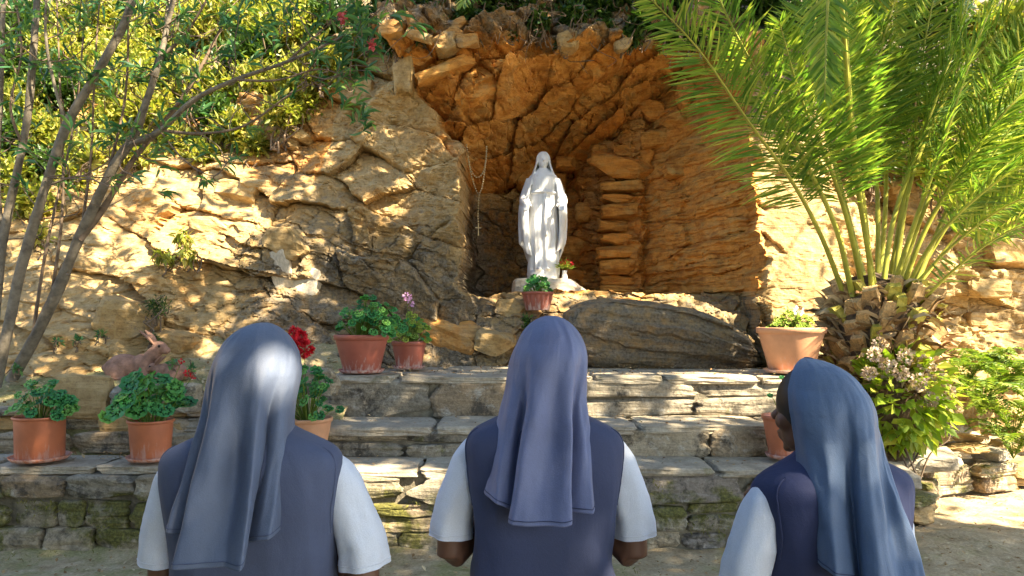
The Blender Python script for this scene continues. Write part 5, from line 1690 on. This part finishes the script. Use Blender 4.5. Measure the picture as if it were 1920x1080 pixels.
def woman(loc, H, yaw, hyaw, hoff, veil_col, vest_col, label, hemctl, vs=1.0, arm_out=(0, 0), wide=1.0, seed=1, phi0=112, ab=(.100, .120), wexp=1.0, hsc=1.0, hollow=((.54, .07, .032), (.31, .04, .018), (.73, .04, .018))):
    k = H / 1.5
    hc = np.array([hoff[0], hoff[1], H - .128])              # head centre, own axes of the yard
    rs = np.random.RandomState(seed)
    body = MB()
    T = lambda pts, r, n=20, q=14, flat=1.0: body.add(rotz(tube(pts, r, n, q, flat)[0], yaw), tube(pts, r, n, q, flat)[1])
    E = lambda c, r: body.add(rotz(ellipsoid(c, r)[0], yaw), ellipsoid(c, r)[1])
    T([(0, .0, .74 * k), (0, -.005, .9 * k), (0, -.01, 1.08 * k), (0, -.01, 1.2 * k)], [.12, .105, .11, .05], 20, 18, .8)
    for sd in (-1, 1):
        ao = arm_out[0 if sd < 0 else 1]
        sh, el, wr = (sd * .165, .005, 1.14 * k), (sd * (.238 * wide + ao), .01, .858 * k), (sd * .045, .235, .95 * k)
        T([(sd * .06, -.005, 1.15 * k), sh, (sd * (.222 * wide + ao * .45), .012, 1.03 * k), (sd * (.236 * wide + ao * .8), .014, .95 * k), el], [.033, .034, .036, .037, .038])
        T([el, ((el[0] + wr[0]) / 2 * 1.05, .12, .93 * k), wr], [.041, .038, .024])
        hb = MB()
        fw = np.array((-sd * .35, .35, .87)); fw /= np.linalg.norm(fw)
        si = np.array((0, .93, -.37)); si = si - fw * (si @ fw); si /= np.linalg.norm(si)
        fingers(hb, np.array(wr) + fw * .045, fw, si, np.cross(si, fw), 1.0, .25, 1)
        Vh = np.concatenate(hb.V); body.add(rotz(Vh, yaw), hb.F)
        T([(sd * .075, 0, .78 * k), (sd * .08, .01, .42 * k), (sd * .08, -.01, .08 * k)], [.085, .055, .036])
        T([(sd * .08, -.04, .035), (sd * .085, .05, .03), (sd * .09, .13, .022)], [.034, .034, .026])
    # neck and head
    nb = rotz(np.array([0, -.01, 1.19 * k]), yaw)
    body.add(*tube([nb, nb * .5 + (hc - (0, 0, .07)) * .5, hc - (0, 0, .05)], [.06, .05, .05], 12, 16))
    head = MB()
    head.add(*ellipsoid((0, 0, .012), (.074, .093, .10), 18, 24))
    head.add(*ellipsoid((0, .032, -.058), (.054, .058, .055), 14, 20))                   # jaw
    head.add(*ellipsoid((0, .072, -.10), (.022, .016, .014), 8, 10))                     # chin
    head.add(*tube([(0, .088, .005), (0, .112, -.03)], [.009, .016], 8, 10))             # nose
    for sd in (-1, 1):
        head.add(*ellipsoid((sd * .03, .083, .004), (.015, .011, .009), 8, 10))          # eyes
        head.add(*ellipsoid((sd * .04, .062, -.03), (.026, .026, .024), 8, 10))          # cheeks
        head.add(*ellipsoid((sd * .075, -.005, -.015), (.009, .02, .032), 8, 10))        # ears
        head.add(*tube([(sd * .012, .092, .022), (sd * .045, .078, .022)], [.006, .005], 6, 8))
    head.add(*ellipsoid((0, .09, -.062), (.024, .012, .007), 8, 10)); head.add(*ellipsoid((0, .088, -.074), (.021, .013, .008), 8, 10))
    Vh = rotz(np.concatenate(head.V), hyaw) + hc
    body.add(Vh, head.F)
    p = body.obj('person', M_SKIN, None, True, loc)
    remesh(p, .0075, 1)
    tag(p, label, 'person')
    # hair under the veil
    mb = MB(); V, F = ellipsoid((0, .006, .018), (.077, .094, .097), 18, 26); mb.add(rotz(V, hyaw) + hc, F); mb.obj('hair', M_HAIR, p)
    # sleeveless dress
    lev = [(.30 * k, .24, .17, 0, 0), (.6 * k, .222, .15, 0, 0), (.72 * k, .212, .14, 0, 0), (.82 * k, .198, .125, 0, -.003), (.9 * k, .190, .118, 0, -.006), (1.0 * k, .196, .118, 0, -.01), (1.08 * k, .207, .118, 0, -.012), (1.14 * k, .214, .114, 0, -.012), (1.175 * k, .211, .108, 0, -.012), (1.20 * k, .192, .098, 0, -.012), (1.222 * k, .150, .086, 0, -.012), (1.242 * k, .105, .074, 0, -.01), (1.262 * k, .072, .066, 0, -.008)]
    lev = [(a, b_ * wide, c_ * (.5 + .5 * wide), d_, e_) for a, b_, c_, d_, e_ in lev]

    def wr_(a, z):
        up = sstep(.7 * k, 1.0 * k, z)
        w = .012 * fbm(np.cos(a) * 2.2 + seed, np.sin(a) * 2.2, z * 6 + np.cos(a) * 2, 3, seed)
        w = w + .030 * np.sin(z * 30 + 5 * np.cos(a - 1.2) + seed) * sstep(1.0 * k, .86 * k, z) * sstep(.70 * k, .84 * k, z) * (.5 + .5 * np.sin(a * 2 + seed))
        return 1 + w * 1.6 + .05 * np.sin(9 * a) * sstep(.75 * k, .4 * k, z)
    mb = MB(); V, F = loft(lev, 120, wr_, False, .66, 150); mb.add(rotz(V, yaw), F)
    M_V = fabric('vest_cloth', vest_col)
    vest = mb.obj('dress', M_V, p)
    # armhole binding
    Lsp = spline(lev, 150)
    for sd in (-1, 1):
        pts = []
        for q in np.linspace(0, 1, 22):
            z = (1.207 - .20 * q) * k
            i = np.argmin(np.abs(Lsp[:, 0] - z)); rx, ry, cy = Lsp[i, 1], Lsp[i, 2], Lsp[i, 4]
            an = R(np.interp(q, [0, .3, .7, 1], [80, 77, 76, 82]))
            ca, sa = math.sin(an) ** .66, math.cos(an) ** .66
            f_ = float(wr_(np.array(math.atan2(-math.cos(an), sd * math.sin(an)) % (2 * math.pi)), np.array(z)))
            pts.append((sd * rx * ca * f_, cy - ry * sa * f_ - .001, z))
        mb = MB(); V, F = tube(pts, .0028, 60, 6); mb.add(rotz(V, yaw), F); mb.obj('armhole_binding', M_V, p)
    # blouse: sleeves and collar
    bl = MB()
    for sd in (-1, 1):
        ao = arm_out[0 if sd < 0 else 1]
        path = [(sd * .165 * wide, .010, 1.150 * k), (sd * (.196 * wide + ao * .1), .012, 1.11 * k), (sd * (.222 * wide + ao * .45), .012, 1.03 * k), (sd * (.236 * wide + ao * .8), .014, .965 * k), (sd * (.238 * wide + ao), .014, .912 * k)]
        V, F = tube(path, np.array([.050, .055, .057, .058, .060]) * (.4 + .6 * wide), 50, 40, caps=False)
        an = np.tile(np.linspace(0, 2 * np.pi, 40, endpoint=False), 50); tt = np.repeat(np.linspace(0, 1, 50), 40)
        c_ = np.repeat(spline(path, 50), 40, 0)
        f_ = 1 + tt * (.05 * np.sin(4 * an + seed + 4 * tt) + .035 * np.sin(7 * an + 2 * seed - 3 * tt)) + .03 * fbm(np.cos(an) * 2 + tt * 3, np.sin(an) * 2, tt * 4, 4, seed) - .05 * np.abs(vnoise(np.cos(an) * 1.4 + tt * 4, np.sin(an) * 1.4 + tt * 2, tt * 5, seed + 4))
        V = c_ + (V - c_) * f_[:, None]
        Vi = c_ + (V - c_) * .95
        mbh = MB(); Vr, Fr = tube(np.vstack([V[46 * 40:47 * 40], V[46 * 40:46 * 40 + 1]]) , .0012, 41, 4, resample=False, caps=False); mbh.add(rotz(Vr, yaw), Fr); mbh.obj('sleeve_hem', M_BLOUSE, p)
        ring = np.arange(49 * 40, 50 * 40)
        nxt = np.roll(ring, -1)
        bl.add(rotz(np.vstack([V, Vi]), yaw), [F, F[:, ::-1] + 2000, np.stack([ring, nxt, nxt + 2000, ring + 2000], -1)])
    ck = np.linspace(0, 2 * np.pi, 30)
    Vc = [np.stack([np.cos(ck) * r_, np.sin(ck) * r_ * .95 - .008, np.full(30, z)], -1) for r_, z in ((.088, 1.240 * k), (.072, 1.262 * k), (.062, 1.282 * k), (.058, 1.282 * k), (.064, 1.25 * k))]
    bl.add(rotz(np.concatenate(Vc), yaw), grid_faces(5, 30))
    bl.obj('blouse', M_BLOUSE, p)
    for sd in (-1, 1):
        mb = MB(); V, F = tube([(sd * .08, -.06, .032), (sd * .085, .03, .034), (sd * .09, .15, .026)], [.038, .042, .032], 16, 14, .85); mb.add(rotz(V, yaw), F); mb.obj('shoe', M_SHOE, p)
    # veil
    a_, b_ = ab
    ns, nd, nh = 200, 34, 110
    s = np.linspace(0, 1, ns)
    ctl = np.array(hemctl, float)                             # s, x, y, z(abs)
    hxs = np.linspace(0, 1, 1000)
    hx = np.stack([hxs] + [np.interp(hxs, ctl[:, 0], ctl[:, i]) for i in (1, 2, 3)], -1)
    kn = np.exp(-(np.arange(-45, 46) / 15.0) ** 2); kn /= kn.sum()
    for i in (1, 2, 3):
        hx[:, i] = np.convolve(np.pad(hx[:, i], 45, mode='edge'), kn, mode='valid')
    hem = np.stack([np.interp(s, hxs, hx[:, i]) for i in (1, 2, 3)], -1)
    hem[:, 1] -= .055 * sstep(0, .08, s) * sstep(1, .92, s)
    ph = np.interp(s, [0, 1], [-R(phi0), R(phi0)])
    al = np.linspace(.03, 1, nd)[:, None] * np.pi / 2
    pole = .035
    rows = []
    bx = np.sin(ph); by_ = -np.cos(ph)
    dome = np.stack([a_ * np.sin(al) * bx[None], b_ * np.sin(al) * by_[None] + pole * (1 - np.sin(al)), .128 * hsc * np.cos(al) + 0 * bx[None]], -1)
    t = np.linspace(0, 1, nh + 1)[1:][:, None]
    neck = 1 - .10 * np.exp(-((t - .28) / .16) ** 2)
    hd = np.stack([a_ * bx[None] * neck, b_ * by_[None] * (1 - .04 * t), 0 * bx[None] + 0 * t], -1)
    hd = rotz(hd, hyaw); dome = rotz(dome, hyaw)
    zz = hem[:, 2][None] * t + hc[2] * (1 - t)
    G = np.vstack([dome, np.stack([hd[..., 0], hd[..., 1], zz - hc[2]], -1)])
    zst = .055
    w = np.clip((zst - G[..., 2]) / (zst + hc[2] - hem[:, 2][None]), 0, 1) ** wexp
    G[..., 0] = G[..., 0] * (1 - w) + hem[:, 0][None] * w
    G[..., 1] = G[..., 1] * (1 - w) + hem[:, 1][None] * w
    for (s0, sw, amp) in hollow:                              # hollows between the folds, deepest at mid height
        G[..., 1] += amp * np.exp(-((s[None] - s0) / sw) ** 2) * np.sin(np.pi * np.clip(w, 0, 1) ** 1.25) ** 1.2
        G[..., 2] += 0
    nn = nd + nh
    q = np.linspace(0, 1, nn)[:, None]
    ripple = .0015 * np.sin(s[None] * 46 + 3 * np.sin(q * 5) + seed) * sstep(.2, .5, q) + .0035 * fbm(s[None] * 9 + seed, q * 4, 0.0, 3, seed) + .0025 * sstep(.16, .3, q) * np.sin(s[None] * 26 + seed * 2)
    G[..., 1] -= ripple * (-by_[None] * .8 + .3)
    G[..., 0] += ripple * bx[None]
    mb = MB(); mb.add((G + hc).reshape(-1, 3), grid_faces(nn, ns)[:, ::-1], .5)
    v = mb.obj('veil', fabric('veil_cloth', veil_col, .04, rough=.55), p)
    sm = v.modifiers.new('thick', 'SOLIDIFY'); sm.thickness = .0028; sm.offset = 1
    # stitched hem
    mb = MB(); V, F = tube((G + hc)[-4], .0012, ns, 4, resample=False); mb.add(V + np.array([0, -.002, 0]), F); mb.obj('hem_stitching', M_V, p)
    return p


# middle
woman((.085, 2.0, 0), 1.512, 0, 0, (.02, 0.01), (.15, .17, .29), (.055, .066, .13), 'woman in blue-grey veil and vest praying, between the other two', [
    (0, -.185, .02, 1.07), (.08, -.175, -.08, 1.062), (.18, -.148, -.150, 1.055), (.26, -.118, -.135, 1.04), (.33, -.085, -.105, 1.03), (.38, -.118, -.170, 1.017), (.42, -.108, -.195, 1.016), (.50, -.060, -.192, 1.012), (.57, -.015, -.185, 1.013), (.61, .018, -.20, 1.012), (.645, .040, -.198, 1.018), (.68, .036, -.165, 1.015), (.73, .012, -.115, 1.03), (.80, .055, -.140, 1.032), (.90, .096, -.150, 1.03), (.95, .104, -.11, 1.035), (1, .09, -.02, 1.04)],
    arm_out=(.02, .012), wide=.97, seed=3)
# left
woman((-.618, 1.8, 0), 1.494, R(-3), R(-4), (.005, 0.01), (.12, .145, .21), (.085, .10, .165), 'woman in grey-blue veil with a sun patch on it, beside the red geraniums', [
    (0, -0.157, .02, 1.06), (.08, -0.151, -.08, 1.045), (.16, -0.129, -.145, 1.04), (.24, -0.102, -.115, 1.03), (.29, -0.077, -.100, 1.02), (.34, -0.102, -.175, .985), (.38, -0.095, -.205, .982), (.46, -0.042, -.195, .980), (.56, 0.004, -.182, .980), (.63, 0.041, -.205, .978), (.665, 0.052, -.205, .98), (.70, 0.045, -.160, .99), (.75, 0.027, -.115, 1.01), (.82, 0.061, -.145, 1.024), (.91, 0.089, -.150, 1.028), (.96, 0.094, -.10, 1.03), (1, 0.082, -.02, 1.04)],
    arm_out=(-.005, .025), wide=1.0, seed=5)
# right, turned to her left
woman((.785, 1.85, 0), 1.405, R(22), R(42), (-.03, .0), (.11, .16, .26), (.038, .046, .11), 'woman in deep blue veil turned aside so her cheek and collar show', [
    (0, -.055, -.06, .96), (.08, -.06, -.12, .945), (.18, -.05, -.175, .94), (.26, -.005, -.160, .93), (.34, .025, -.125, .92), (.39, .0, -.190, .905), (.43, .022, -.228, .90), (.50, .060, -.222, .90), (.57, .082, -.185, .91), (.66, .120, -.195, .915), (.74, .150, -.190, .92), (.80, .150, -.13, .93), (.88, .168, -.11, .95), (1, .15, -.02, .99)],
    arm_out=(.015, .0), wide=.98, seed=9, ab=(.104, .124), wexp=.95, phi0=104, hollow=((.30, .06, .015), (.60, .06, .02)))
